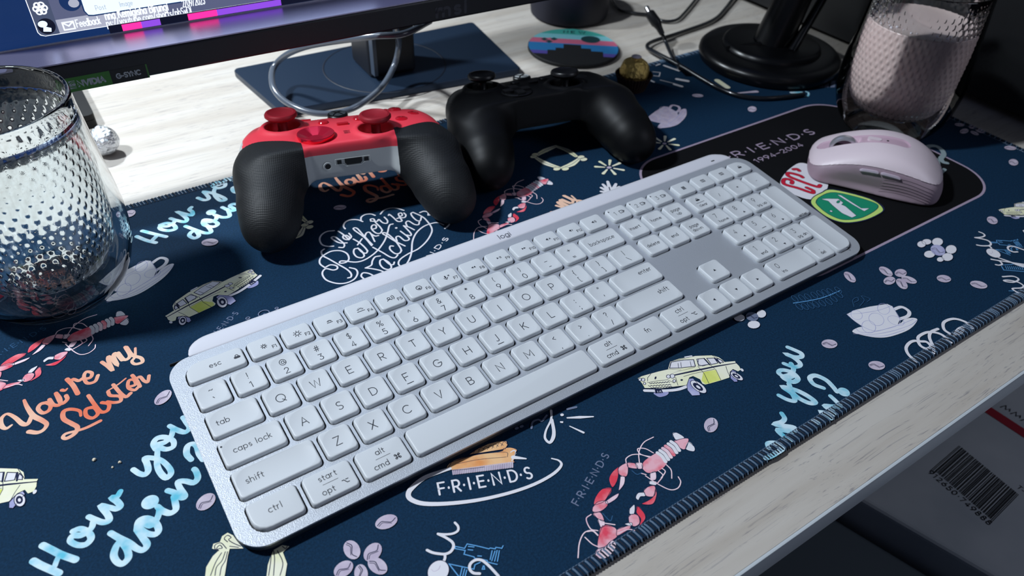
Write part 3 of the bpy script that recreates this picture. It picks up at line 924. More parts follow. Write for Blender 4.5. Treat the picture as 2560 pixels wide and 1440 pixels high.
for ch in 'logi':
    if ch == 'g':
        ss = [O(.31, .33, .31, .31), [(.62, .66), (.62, .05)], arc(.31, .02, .33, .22, -20, -160, 10)]
        adv = .72
    elif ch == 'i':
        ss = [[(.06, .66 - .061 * k_) for k_ in range(11)], [(.06, .86), (.06, .9)]]
        adv = .2
    elif ch == 'l':
        ss = [[(.06, 1.0 - .0974 * k_) for k_ in range(11)]]
        adv = .22
    else:
        ss = [O(.32, .33, .31, .31)]
        adv = .74
    for q in ss:
        ribbon(mb, [(bx - 4.2 + (x + a) * 4.2, by - 1.6 + c * 4.2) for a, c in q], lw * .8, .05, 1, True, zt)
    x += adv + .1
ribbon(mb, [(20.86 * U_, 4.82 * U_), (21.0 * U_, 4.82 * U_)], 1.0, .05, 2, True, zt)
mb.build('rear_bar', [BAR, LOGO, WELL], KB)['label'] = 'raised rear bar with the maker logo'
mb = MB()
mb.box(PL0 + 3, PL1 - 3, PB - .3, PB + .05, ZP - 2.5, ZP - .35)
mb.build('bar_groove', WELL, KB)
# ---------------------------------------------------------------- desk mat with its print
MX0, MX1, MY0, MY1 = -232.0, 669.5, -117.0, 279.0
dm = empty('desk_mat', (220, 80, DZ), 'large navy desk mat covered in printed lettering, lobsters, taxis and cups, with an overlocked edge', 'desk mat')

art = MB()
ART = []


def amat(name, rgb, noise=None):
    ART.append(mat('print_' + name, rgb, 0.8, spec=0.2, noise=noise))
    return len(ART) - 1


ART.append(MATCLOTH)
A_WHITE = amat('white', (226, 224, 230))
A_LILAC = amat('lilac', (186, 172, 192), (160, (206, 196, 210), .35, .7))
A_LINE = amat('dark_line', (26, 34, 66))
A_PINK = amat('watercolour_pink', (236, 178, 190), (110, (226, 74, 96), .42, .66))
A_PALE = amat('pale_pink', (240, 214, 222), (90, (222, 170, 190), .5, .75))
A_RED = amat('red_wash', (226, 66, 84), (90, (240, 140, 150), .45, .7))
A_CYAN = amat('watercolour_cyan', (206, 230, 240), (95, (96, 190, 214), .42, .68))
A_ORANGE = amat('watercolour_orange', (238, 196, 170), (26, (226, 116, 86), .4, .62))
A_CREAM = amat('cream', (238, 236, 214), (60, (232, 232, 186), .4, .7))
A_YELLOW = amat('yellow_green', (224, 228, 130), (100, (206, 214, 96), .4, .7))
A_TYRE = amat('tyre_lilac', (150, 152, 196), (80, (190, 190, 220), .4, .7))
A_BLUE = amat('blue_line', (96, 160, 214))
A_DIM = amat('faint_blue', (44, 84, 122))
A_GREY = amat('faint_grey', (110, 120, 146))
A_BLACK = amat('pad_black', (5, 6, 10))
A_PADLINE = amat('pad_border', (164, 148, 168))
A_REDL = amat('logo_red', (196, 30, 56))
A_GREEN = amat('logo_green', (24, 140, 104))
A_LIME = amat('logo_lime', (196, 224, 120))
A_TEAL = amat('logo_grey_green', (136, 152, 156))
A_SOFA = amat('sofa_orange', (236, 190, 140), (90, (226, 150, 90), .4, .7))
A_SMUDGE = amat('smudge', (112, 100, 120), (120, (30, 52, 84), .4, .62))
LAY = [0.03]


def zc(ox, oy, s, pts):
    return [at2(ox + x / s, oy + y / s) for x, y in pts]


A_ = lambda *p: zc(0, 1100, 4.236, p)
B_v = lambda *p: zc(0, 600, 2.571, p)
C_ = lambda *p: zc(200, 360, 3.6, p)
D_ = lambda *p: zc(740, 500, 5.818, p)
E_ = lambda *p: zc(1360, 1000, 3.273, p)
F_ = lambda *p: zc(1900, 640, 2.77, p)
G_ = lambda *p: zc(1580, 860, 8.533, p)
H_ = lambda *p: zc(400, 650, 8.0, p)
I_ = lambda *p: zc(960, 1300, 6.4, p)
J_ = lambda *p: zc(2400, 480, 5.143, p)
K_ = lambda *p: zc(1180, 430, 7.579, p)
L_f = lambda *p: zc(1300, 330, 8.47, p)
M_ = lambda *p: zc(1000, 1000, 3.272, p)
N_ = lambda *p: zc(460, 1140, 3.657, p)
O_ = lambda *p: zc(2160, 200, 2.88, p)
P_ = lambda *p: zc(1940, 320, 5.54, p)
Q_ = lambda *p: zc(1600, 0, 3.2, p)
R3 = lambda *p: zc(1480, 0, 3.879, p)
CTL = lambda *p: zc(580, 240, 3.79, p)
X_ = lambda *p: zc(0, 0, 1.0, p)


class Motif:
    """a list of drawing commands in mat millimetres that can be replayed through a similarity"""

    def __init__(s):
        s.c = []

    def line(s, pts, w, m, sm=True):
        s.c.append(('l', pts, w, m, sm))

    def fill(s, pts, m, sm=False, out=0.0):
        s.c.append(('f', pts, m, sm))
        if out:
            s.c.append(('l', list(pts) + [pts[0]], out, A_LINE, sm))

    def ell(s, c, a, b, rot, m, out=0.0, fill=True):
        pts = [c + complex(a * math.cos(t), b * math.sin(t)) * complex(math.cos(rot), math.sin(rot)) for t in np.linspace(0, 2 * math.pi, 25)[:-1]]
        if fill:
            s.c.append(('f', pts, m, False))
        if out:
            s.c.append(('l', pts + [pts[0], pts[1]], out, A_LINE if fill else m, False))

    def draw(s, f=lambda z: z, k=1.0, remap=None):
        for c in s.c:
            z = LAY[0]
            if c[0] == 'f':
                mi = c[2] if not remap else remap.get(c[2], c[2])
                pts = [f(p) for p in c[1]]
                if c[3]:
                    pts = [complex(*q) for q in spline(pts, 5, True)]
                if any(p.imag < MY0 + .4 or p.real > MX1 or p.real < MX0 or p.imag > MY1 for p in pts):
                    pts = clip(pts)
                    if len(pts) < 3:
                        continue
                ar = sum((pts[i].real * pts[(i + 1) % len(pts)].imag - pts[(i + 1) % len(pts)].real * pts[i].imag) for i in range(len(pts)))
                if ar < 0:
                    pts = pts[::-1]
                art.add([(p.real, p.imag, z) for p in pts], [tuple(range(len(pts)))], mi)
            else:
                mi = c[3] if not remap else remap.get(c[3], c[3])
                pts = [f(p) for p in c[1]]
                q = spline(pts, 5) if c[4] else [(p.real, p.imag) for p in pts]
                q2 = [p for p in q if p[1] > MY0 + .4 and MX0 < p[0] < MX1 and p[1] < MY1]
                if len(q2) < len(q):
                    q = q2
                if len(q) > 1:
                    w = [x * k for x in c[2]] if isinstance(c[2], (list, tuple)) else c[2] * k
                    ribbon(art, q, w, z, mi, dz=0.0003)
            LAY[0] += 0.00045


def clip(pts):
    for (nx_, ny_, d) in ((0, 1, MY0 + .4), (0, -1, -MY1), (1, 0, MX0), (-1, 0, -MX1)):
        out = []
        for i in range(len(pts)):
            a, b = pts[i - 1], pts[i]
            da, db = nx_ * a.real + ny_ * a.imag - d, nx_ * b.real + ny_ * b.imag - d
            if (da >= 0) != (db >= 0):
                out.append(a + (b - a) * (da / (da - db)))
            if db >= 0:
                out.append(b)
        pts = out
        if len(pts) < 3:
            return []
    return pts


def sim(src, dst, mirror=False):
    a = np.array([z.conjugate() if mirror else z for z in src])
    b = np.array(dst)
    A = np.stack([a, np.ones(len(a))], 1)
    k, t = np.linalg.lstsq(A, b, rcond=None)[0]
    return (lambda z: k * (z.conjugate() if mirror else z) + t), abs(k)


def ptext(s, p0, p1, h, w, m, mo=None, track=.2):
    """handwritten capitals along a baseline between two mat points"""
    st_, tw = text_strokes(s, 1.0, track)
    mo = mo or Motif()
    d = (p1 - p0)
    u = d / abs(d)
    sx = abs(d) / tw
    for q in st_:
        mo.line([p0 + u * complex(x * sx, y * h) for x, y in q], w, m, False)
    return mo


# pad of darker print at the right with its border line
bl_, br_ = at2(2145, 635), at2(2440, 500)
tl_, tr_ = at2(1680, 386), at2(1990, 270)
xl = at2(1601, 455).real
xr = at2(2481, 450).real
yb = (bl_.imag + br_.imag) / 2
yt = (at2(1800, 343).imag + tr_.imag) / 2
pad = Motif()
pad_ol = [complex(*p) for p in rounded(xl, xr, yb, yt, 34, 12)]
pad.fill(pad_ol, A_BLACK)
pad.line(pad_ol + [pad_ol[0]], 1.9, A_PADLINE, False)
pad.draw()

# "How you doin'?" three times, each traced where it lies
how = Motif()
W = 3.3
for pts in (A_((450, 1115), (540, 1160), (650, 1215), (800, 1268)), A_((350, 1280), (430, 1325), (520, 1365), (625, 1412))):
    how.line(pts, W, A_CYAN)
how.line(A_((625, 1225), (600, 1280), (580, 1335)), 2.4, A_CYAN)
for pts in (A_((770, 965), (850, 940), (930, 975), (965, 1040), (910, 1105), (820, 1112), (745, 1070), (772, 1015), (860, 1008), (930, 968), (975, 920), (985, 868)),
            A_((938, 812), (1010, 845), (1090, 872), (1155, 850), (1140, 790), (1070, 700), (1150, 712), (1230, 730), (1275, 700), (1240, 650), (1188, 612), (1240, 600), (1275, 545)),
            A_((1410, 312), (1475, 355), (1535, 365), (1570, 320), (1555, 245), (1535, 195), (1600, 190), (1700, 212), (1780, 280), (1812, 350), (1760, 400), (1700, 350), (1665, 270), (1665, 180), (1668, 110)),
            B_v((1000, 1345), (985, 1310), (1010, 1275), (1060, 1268), (1112, 1290), (1112, 1330), (1060, 1345), (1010, 1318), (1060, 1300), (1100, 1262), (1112, 1215)),
            B_v((1090, 1195), (1140, 1222), (1190, 1235), (1218, 1205), (1195, 1165), (1175, 1140))):
    how.line(pts, [2.7, 3.2, 2.7, 3.2, 2.7], A_CYAN)
for pts in (A_((1170, 985), (1260, 1038), (1370, 1095), (1450, 1150), (1515, 1165), (1558, 1110), (1515, 1040), (1455, 960)),
            A_((1270, 1070), (1230, 1130), (1205, 1220), (1240, 1290), (1300, 1310), (1360, 1245), (1345, 1160), (1290, 1085)),
            A_((1448, 950), (1470, 860), (1550, 830), (1640, 870), (1680, 950), (1640, 1000), (1550, 985), (1470, 920), (1500, 870), (1590, 905), (1650, 855), (1680, 790), (1688, 735)),
            A_((1668, 705), (1720, 750), (1800, 775), (1862, 735), (1855, 660), (1838, 600)),
            A_((1775, 535), (1850, 560), (1920, 608), (1955, 590), (1905, 510), (1885, 445), (1960, 435), (2050, 452), (2095, 400), (2075, 330), (2055, 308)),
            A_((2025, 208), (1978, 150), (1985, 70), (2040, 40), (2085, 70), (2110, 150), (2150, 210))):
    how.line(pts, [2.9, 3.3, 2.8, 3.2, 2.8], A_CYAN)
how.ell(A_((1590, 658))[0], 3.9, 3.9, 0, A_CYAN)
how.draw()
how2 = Motif()
for pts in (C_((560, 782), (660, 808), (775, 835)), C_((510, 832), (600, 868), (682, 888)), C_((700, 818), (655, 862)),
            C_((722, 728), (780, 712), (840, 728), (860, 762), (800, 780), (730, 768), (722, 742), (790, 740), (835, 716), (855, 690)),
            C_((815, 670), (880, 690), (945, 700), (960, 672), (905, 625), (880, 612), (950, 630), (1008, 640), (1012, 612), (985, 590), (1002, 570)),
            C_((1060, 485), (1120, 505), (1160, 490), (1135, 452), (1115, 430), (1180, 440), (1265, 470), (1310, 500), (1265, 510), (1222, 475), (1205, 435), (1212, 405)),
            C_((1195, 375), (1230, 345), (1300, 350), (1300, 382), (1240, 398), (1195, 378), (1250, 368), (1290, 348), (1315, 322)),
            C_((1300, 308), (1370, 328), (1400, 310), (1370, 290), (1445, 285)),
            C_((950, 740), (1050, 778), (1130, 802), (1180, 790), (1150, 742), (1110, 708)), C_((1040, 778), (1000, 795), (985, 825), (1030, 848), (1070, 825), (1045, 782)),
            C_((1105, 710), (1120, 682), (1190, 690), (1240, 718), (1200, 745), (1120, 730), (1115, 700), (1180, 700), (1222, 680), (1232, 650)),
            C_((1212, 638), (1280, 660), (1345, 650), (1335, 602), (1325, 585)), C_((1280, 570), (1350, 600), (1400, 590), (1350, 560), (1380, 540), (1445, 550)),
            C_((1440, 440), (1385, 430), (1375, 395), (1440, 375))):
    how2.line(pts, 3.0, A_CYAN)
how2.ell(C_((1180, 615))[0], 3.4, 3.4, 0, A_CYAN)
how2.draw()
how3 = Motif()
for pts in (F_((130, 965), (190, 995), (240, 1002), (222, 955), (160, 908), (250, 930), (330, 970), (382, 1012), (340, 1018), (270, 985), (222, 940), (200, 885)),
            F_((190, 850), (130, 812), (150, 790), (220, 805), (262, 850), (225, 872), (160, 840), (210, 820), (232, 785), (215, 745)),
            F_((190, 850), (235, 830)), F_((165, 745), (230, 768), (272, 762), (275, 740), (230, 702), (182, 680), (240, 700), (285, 698), (285, 675), (240, 652), (192, 632)),
            F_((440, 915), (372, 888), (345, 845), (385, 828), (455, 858), (500, 900), (532, 940)),
            F_((488, 970), (520, 1000), (555, 1040), (500, 1042), (452, 1040), (500, 1075), (500, 1098), (425, 1082), (470, 1115), (500, 1130)), F_((370, 1140), (400, 1155)),
            F_((150, 1090), (170, 1125), (150, 1150), (105, 1165), (170, 1178), (235, 1190), (225, 1215), (125, 1205), (160, 1245), (210, 1275)),
            F_((60, 1330), (55, 1300), (100, 1295), (140, 1310), (150, 1340), (110, 1370), (40, 1400))):
    how3.line(pts, [2.6, 3.2, 2.8], A_CYAN)
how3.ell(F_((580, 942))[0], 3.3, 3.3, 0, A_CYAN)
how3.draw()

# "You're my Lobster"
yml = Motif()
for pts, w in ((B_v((75, 1190), (40, 1212), (10, 1195), (8, 1150), (45, 1118), (95, 1140), (145, 1182), (180, 1180), (205, 1130)), [1.2, 2.6, 1.6, 2.6, 2.2]),
               (B_v((155, 1030), (175, 1075), (215, 1130), (270, 1160), (300, 1185), (280, 1220), (240, 1238), (185, 1232)), [1.6, 3, 2, 2.6]),
               (B_v((300, 1045), (262, 1055), (245, 1085), (275, 1112), (315, 1095), (325, 1060), (295, 1045)), 2.2),
               (B_v((318, 1025), (345, 1060), (385, 1058), (385, 1020), (360, 985)), 2.2), (B_v((362, 990), (395, 1050), (432, 1025), (425, 1000)), 2.2),
               (B_v((398, 965), (418, 968), (432, 955)), [2.2, 1]), (B_v((432, 895), (470, 935), (500, 988)), 2.6),
               (B_v((455, 915), (470, 895), (505, 905), (530, 890)), 2.0),
               (B_v((530, 895), (580, 885), (590, 855), (555, 848), (540, 880), (560, 920), (610, 910), (630, 870)), 2.0),
               (B_v((655, 785), (690, 810), (722, 835), (695, 770), (705, 752), (755, 805), (730, 748), (745, 730), (785, 772)), 2.2),
               (B_v((760, 725), (800, 770), (835, 745), (805, 688)), 2.1), (B_v((812, 690), (850, 740), (905, 758), (915, 785), (870, 798), (848, 780), (868, 750), (870, 695)), [2.4, 2, 1.4]),
               (B_v((520, 1130), (510, 1098), (450, 1088), (408, 1105), (410, 1150), (460, 1180), (498, 1205), (480, 1245), (430, 1275), (405, 1268), (425, 1245), (500, 1225), (560, 1205), (645, 1163)), [1.4, 2.4, 2.6, 2.2, 1.6, 2.0]),
               (B_v((590, 1075), (552, 1090), (555, 1130), (595, 1145), (630, 1115), (610, 1080), (580, 1078)), 2.1),
               (B_v((568, 1000), (610, 1060), (650, 1105), (692, 1095), (700, 1055), (655, 1045)), 2.1),
               (B_v((690, 1040), (735, 1045), (775, 1035), (770, 1005), (710, 1000), (695, 975)), 2.0), (B_v((728, 930), (775, 985), (810, 1008), (840, 985)), 2.1),
               (B_v((692, 970), (760, 928), (808, 890)), 1.0), (B_v((825, 945), (870, 930), (862, 900), (828, 905), (825, 950), (865, 965), (890, 945)), 1.9),
               (B_v((850, 870), (880, 905), (900, 942)), 2.1), (B_v((870, 895), (900, 880), (925, 905), (950, 912), (958, 872)), 1.9)):
    yml.line(pts, w, A_ORANGE)
yml.draw()
f, k = sim(B_v((155, 1035), (440, 900), (460, 1090), (730, 930)), CTL((960, 770), (1310, 700), (1260, 850), (1600, 720)))
yml.draw(f, k)
f, k = sim(B_v((655, 790), (805, 688), (910, 770)), K_((1590, 640), (1740, 465), (2120, 560)))
yml.draw(f, k)

# lettering "I'd rather be watching"
rb = Motif()
for pts in (((555, 447), (450, 460), (370, 510), (345, 580), (380, 650), (460, 675), (545, 672)), ((715, 420), (690, 380), (720, 320), (800, 288), (900, 290), (970, 315)),
            ((945, 305), (950, 250), (1010, 212), (1090, 205), (1150, 225)), ((1228, 205), (1280, 150), (1370, 120), (1470, 122), (1568, 152)),
            ((1800, 185), (1860, 165), (1920, 180), (1922, 222)), ((1922, 222), (2020, 208), (2130, 230), (2210, 280), (2235, 340), (2200, 390), (2165, 415)),
            ((2145, 362), (2060, 330), (1960, 345), (1850, 390), (1750, 480), (1695, 600), (1680, 760), (1650, 860), (1600, 940), (1540, 970), (1490, 930), (1520, 860), (1640, 780), (1780, 710), (1900, 600), (1970, 480), (1970, 400), (1900, 300), (1830, 240), (1700, 180)),
            ((1700, 180), (1672, 200), (1700, 250), (1760, 300), (1808, 300), (1822, 250)), ((740, 625), (640, 625), (560, 590), (515, 550), (560, 535), (630, 580), (700, 640), (690, 690), (625, 690)),
            ((735, 515), (690, 520), (685, 550), (720, 575), (770, 575), (775, 540), (735, 515)), ((615, 455), (690, 505), (770, 580)), ((770, 578), (805, 535), (770, 485)),
            ((410, 715), (370, 750), (390, 810), (480, 860), (620, 940), (740, 1010), (800, 1070), (800, 1120), (755, 1135)),
            ((420, 985), (350, 930), (350, 860), (410, 800), (520, 745), (650, 740), (740, 780), (770, 850), (740, 900), (680, 920), (635, 915), (650, 890), (720, 890), (860, 905), (980, 880), (1100, 810), (1200, 720), (1290, 590), (1330, 480), (1360, 370), (1410, 350)),
            ((420, 985), (500, 945), (590, 960), (600, 1000), (540, 1020), (440, 1000), (390, 1040), (390, 1100), (450, 1170), (600, 1215), (740, 1205), (850, 1150), (895, 1070), (870, 1010), (780, 985)),
            ((900, 705), (850, 715), (840, 770), (880, 825), (950, 842), (992, 812), (960, 750), (900, 700)), ((905, 705), (960, 760), (1020, 775), (1042, 740)),
            ((835, 570), (920, 620), (1000, 690), (1040, 740)), ((895, 655), (960, 565)), ((1100, 665), (1000, 550), (850, 440), (842, 408), (890, 415), (960, 490), (1060, 600), (1110, 650)),
            ((1000, 540), (1025, 480), (1080, 480), (1145, 605)), ((1085, 490), (1150, 525), (1200, 518)), ((1115, 425), (1165, 410), (1160, 368), (1110, 370), (1100, 420), (1160, 480), (1225, 485), (1255, 440)),
            ((1090, 310), (1085, 280), (1130, 278), (1160, 330), (1220, 390), (1255, 440)), ((1110, 310), (1180, 310), (1205, 285), (1260, 330), (1320, 340), (1330, 300), (1285, 250)),
            ((1345, 225), (1360, 212), (1420, 260), (1480, 312), (1540, 305), (1510, 262), (1470, 270)), ((1500, 240), (1545, 225), (1530, 190), (1490, 205), (1520, 255), (1580, 255), (1598, 220), (1570, 190)),
            ((1225, 815), (1150, 830), (1110, 890), (1095, 950), (1010, 990)), ((1010, 990), (1100, 1000), (1220, 1025), (1310, 1062)), ((1010, 1165), (950, 1110), (975, 1062), (1060, 1070), (1150, 1115)),
            ((1270, 860), (1225, 880), (1225, 940), (1275, 995), (1345, 1012), (1388, 980), (1350, 910), (1270, 860)), ((1275, 862), (1360, 935), (1415, 940), (1430, 905)),
            ((1120, 690), (1250, 760), (1370, 830), (1440, 840), (1480, 800)), ((1415, 672), (1372, 672), (1368, 720), (1440, 780), (1505, 775), (1535, 735)),
            ((1530, 740), (1520, 700), (1440, 590), (1340, 500), (1275, 475), (1265, 495), (1320, 525), (1440, 600), (1585, 670)), ((1470, 600), (1455, 545), (1500, 530), (1580, 590), (1640, 580), (1630, 540), (1520, 455)),
            ((1610, 510), (1665, 520), (1672, 490), (1620, 430), (1565, 375)), ((1565, 375), (1640, 395), (1720, 435)), ((1620, 390), (1598, 330), (1640, 308), (1720, 355), (1780, 360), (1795, 320))):
    rb.line(D_(*pts), 1.15, A_WHITE)
rb.ell(D_((1458, 408))[0], .9, .9, 0, A_WHITE)
ptext('N·D·S', D_((1965, 835))[0], D_((2225, 560))[0], 3.4, .75, A_WHITE, rb)
rb.draw()
ptext('F·R·I·E·N·D·S', E_((280, 865))[0], E_((535, 455))[0], 3.6, .6, A_GREY).draw()
ptext('F·R·I·E·N·D·S', X_((521, 857))[0], X_((597, 783))[0], 3.4, .5, A_GREY).draw()
ptext('F·R·I·E·N·D·S', X_((-30, 906))[0], X_((117, 822))[0], 3.4, .5, A_DIM).draw()
ptext('F·R·I·E·N·D·S', M_((325, 775))[0], M_((1090, 638))[0], 6.6, 1.0, A_WHITE).draw()
ptext('F·R·I·E·N·D·S', X_((1806, 405))[0], X_((2040, 333))[0], 8.2, 1.3, A_WHITE).draw(remap={A_WHITE: A_PADLINE})
ptext('1994–2004', X_((1894, 407))[0], X_((2010, 364))[0], 5.0, .9, A_PADLINE).draw()

# two lobsters reaching for each other
lob = Motif()
LN = .28
for (a0, b0, w) in (((730, 1130), (810, 1200), 6),):
    pass
for pts, c in ((((800, 530), (830, 490), (930, 430), (985, 460), (1012, 505), (960, 570), (860, 600), (810, 570)), A_PINK),
               (((1062, 340), (1120, 320), (1175, 315), (1182, 340), (1152, 405), (1100, 385)), A_PINK),
               (((1050, 278), (1085, 268), (1148, 308), (1110, 322), (1075, 325)), A_WHITE), (((1182, 342), (1230, 385), (1226, 422), (1160, 402)), A_WHITE),
               (((680, 515), (745, 520), (765, 562), (690, 552)), A_PINK), (((745, 520), (800, 515), (805, 560), (765, 562)), A_PALE),
               (((640, 530), (680, 520), (688, 585), (670, 628), (615, 610), (608, 560)), A_PINK), (((612, 545), (560, 590), (532, 650), (558, 715), (590, 680), (608, 620), (606, 570)), A_RED),
               (((625, 628), (660, 628), (655, 690), (612, 742), (618, 690)), A_PALE), (((868, 600), (912, 588), (916, 650), (872, 652)), A_PALE), (((868, 662), (920, 670), (915, 698), (862, 688)), A_WHITE),
               (((815, 745), (850, 712), (905, 705), (912, 760), (890, 792), (835, 785)), A_PINK), (((912, 730), (922, 775), (890, 852), (800, 852), (850, 825), (895, 790)), A_RED),
               (((822, 758), (770, 762), (750, 800), (772, 820), (790, 792), (828, 788)), A_WHITE),
               (((555, 730), (480, 728), (425, 790), (408, 855), (450, 850), (500, 822)), A_RED), (((398, 880), (440, 835), (512, 828), (518, 868), (462, 912), (400, 915)), A_PINK),
               (((500, 832), (560, 790), (612, 765), (592, 808), (520, 852)), A_PALE), (((400, 930), (462, 922), (492, 992), (440, 972)), A_PINK), (((440, 975), (492, 992), (495, 1030), (462, 1040)), A_PALE),
               (((478, 1030), (580, 1045), (600, 1112), (560, 1150), (500, 1200), (440, 1215), (446, 1120)), A_PINK), (((700, 890), (740, 858), (738, 930), (700, 932)), A_WHITE),
               (((768, 870), (818, 925), (828, 975), (780, 1030), (792, 975), (755, 920)), A_RED), (((690, 960), (720, 935), (770, 948), (782, 1008), (742, 1036), (700, 1012)), A_PINK),
               (((596, 1062), (690, 1030), (702, 1052), (600, 1112)), A_PINK), (((690, 1030), (660, 1015), (715, 1005), (720, 1030)), A_WHITE),
               (((440, 1215), (500, 1200), (560, 1150), (590, 1200), (520, 1290), (420, 1290)), A_PALE)):
    lob.fill(E_(*pts), c, True, LN)
for i in range(6):
    t = i / 5.0
    cx_, cy_ = 958 + 112 * t, 472 - 92 * t
    lob.line(E_((cx_ - 30, cy_ - 38), (cx_ + 8, cy_ - 10), (cx_ + 36, cy_ + 34)), 1.9, [A_WHITE, A_WHITE, A_PALE, A_PINK, A_WHITE, A_WHITE][i], True)
    lob.line(E_((cx_ - 20, cy_ - 48), (cx_ + 18, cy_ - 20), (cx_ + 48, cy_ + 24)), LN, A_LINE, True)
for pts in (((895, 435), (830, 400), (772, 398), (768, 420), (800, 450), (870, 465)), ((860, 470), (790, 448), (720, 450), (672, 480), (672, 515)), ((780, 512), (776, 430), (815, 350), (895, 305)),
            ((830, 622), (930, 688), (1030, 735), (1095, 722), (1118, 672), (1098, 630)), ((935, 580), (972, 620), (930, 680)), ((965, 560), (992, 588), (958, 640)), ((1000, 530), (1040, 575), (1045, 642)),
            ((440, 1070), (380, 1055), (345, 975), (385, 938)), ((440, 1105), (395, 1070), (330, 1088), (290, 1170), (278, 1292)), ((335, 1125), (395, 1180), (450, 1205)), ((440, 1110), (400, 1075), (355, 1078)),
            ((790, 600), (835, 612)), ((500, 1010), (580, 1022)), ((610, 1090), (690, 1060), (740, 1070))):
    lob.line(E_(*pts), .55, A_PALE)
lob.draw()
for pts in (E_((720, 580), (760, 610), (800, 595)), E_((480, 930), (540, 990), (560, 950))):
    m_ = Motif()
    m_.line(pts, .5, A_DIM)
    m_.draw()
src = E_((1060, 275), (1228, 400), (650, 575), (560, 715), (755, 800), (450, 880), (540, 1080))
f, k = sim(src, K_((1250, 120), (1500, 215), (620, 460), (450, 620), (775, 680), (300, 840), (400, 1080)))
lob.draw(f, k)
f, k = sim(src[:6], B_v((770, 465), (812, 535), (305, 645), (185, 720), (285, 775), (20, 830)))
lob.draw(f, k)

# tea cup on a saucer
cup = Motif()
CL = .3
cup.line(F_((925, 372), (980, 355), (1030, 385), (1022, 418), (960, 440)), 2.3, A_WHITE)
cup.fill(F_((640, 528), (660, 505), (720, 490), (840, 500), (965, 470), (1000, 440), (1060, 430), (1088, 448), (1030, 512), (900, 560), (800, 566), (700, 548)), A_WHITE, True)
cup.fill(F_((600, 405), (660, 375), (760, 352), (880, 334), (915, 350), (968, 440), (950, 482), (880, 505), (790, 520), (710, 490), (645, 445)), A_WHITE)
for pts in (((605, 405), (700, 398), (820, 378), (905, 348)), ((600, 405), (645, 445), (710, 490), (790, 520), (880, 505), (950, 482), (968, 440), (915, 350)), ((645, 540), (780, 545), (920, 520), (1040, 480), (1085, 448)),
            ((740, 555), (860, 555), (1000, 515)), ((665, 505), (700, 530), (800, 525), (960, 480), (1060, 440))):
    cup.line(F_(*pts), CL, A_TYRE)
for c_, a_, b_ in (((668, 410), 4.6, 3.4), ((855, 368), 5.6, 3.6), ((805, 440), 6.2, 4.4), ((752, 492), 6, 4), ((940, 450), 4.4, 4.8)):
    cup.ell(F_(c_)[0], a_, b_, .5, A_TYRE, CL, False)
cup.draw()
srcc = F_((600, 405), (1032, 385), (1088, 448), (640, 530), (900, 335))
f, k = sim(srcc, B_v((650, 295), (1072, 128), (1115, 160), (690, 398), (962, 130)))
cup.draw(f, k)
f, k = sim(srcc, Q_((55, 960), (300, 850), (357, 882), (150, 1030), (215, 845)))
cup.draw(f, k, {A_WHITE: A_LILAC})
m_ = Motif()
m_.fill(Q_((1425, 465), (1470, 450), (1500, 490), (1580, 510), (1540, 580), (1470, 605), (1450, 540)), A_WHITE)
m_.fill(Q_((1602, 520), (1642, 515), (1600, 612)), A_WHITE)
for x in (1440, 1480, 1530, 1600):
    m_.fill(Q_((x, 650), (x + 34, 648), (x + 28, 700), (x - 8, 702)), A_GREY)
m_.draw()

# yellow taxi
tx = Motif()
TL = .3
tx.fill(G_((470, 1045), (760, 1030), (745, 1095), (610, 1137), (520, 1110)), A_TYRE, True)
tx.fill(G_((120, 735), (200, 690), (400, 640), (560, 590), (760, 545), (810, 380), (1000, 322), (1350, 258), (1700, 245), (1850, 290), (1985, 390), (2195, 372), (2210, 405), (2285, 480), (2320, 555), (2260, 590), (2150, 540), (2085, 600), (2075, 722), (1900, 780), (1650, 852), (1560, 872), (1500, 850), (1450, 760), (1300, 690), (1220, 720), (1180, 880), (990, 905), (620, 950), (270, 945), (215, 850)), A_CREAM)
tx.fill(G_((1520, 605), (1780, 555), (1890, 778), (1640, 850), (1560, 862), (1480, 790)), A_YELLOW)
tx.fill(G_((930, 720), (1190, 690), (1185, 740), (1160, 860), (1000, 890), (960, 800)), A_CREAM)
tx.line(G_((270, 1000), (640, 1005), (960, 980), (1180, 910)), 1.9, A_WHITE)
for p_ in (((800, 522), (832, 392), (1100, 348), (1312, 340), (1350, 482), (1000, 520)), ((1380, 330), (1540, 312), (1642, 442), (1425, 475)), ((1592, 312), (1750, 306), (1832, 412), (1690, 445)), ((1802, 312), (1900, 350), (1952, 400), (1868, 402))):
    tx.fill(G_(*p_), A_WHITE, False, .5)
for p_ in (((900, 672), (1400, 565), (1800, 482), (2225, 412)),):
    tx.line(G_(*p_), [.9, 1.2, 1.0, .5], A_LINE, False)
for p_ in (((1540, 320), (1660, 450)), ((1760, 305), (1880, 420))):
    tx.line(G_(*p_), .9, A_LINE, False)
for p_ in (((770, 540), (1050, 560), (850, 630), (1340, 500)), ((1400, 480), (1540, 640), (1640, 850)), ((1680, 460), (1790, 560), (1895, 775)), ((2000, 480), (2030, 580), (2080, 690)), ((330, 800), (330, 730), (400, 645)),
           ((330, 830), (560, 790), (760, 770), (900, 840)), ((240, 960), (620, 965), (980, 920), (1180, 880)), ((1100, 700), (1300, 640), (1750, 545)), ((1420, 330), (1400, 430), (1500, 480), (1640, 440)),
           ((980, 420), (990, 510)), ((1040, 400), (1050, 500)), ((1240, 380), (1260, 480)), ((120, 735), (200, 690), (560, 590), (760, 545), (810, 380), (1350, 258), (1700, 245), (1985, 390)), ((980, 890), (950, 800), (930, 720))):
    tx.line(G_(*p_), TL, A_LINE, False)
for yy, x0_, x1_ in ((850, 370, 800), (905, 350, 830), (945, 400, 850)):
    n_ = 15
    tx.line(G_(*[(x0_ + (x1_ - x0_) * i / n_, yy - 34 * i / n_ + (9 if i % 2 else -9)) for i in range(n_ + 1)]), .42, A_LINE, False)
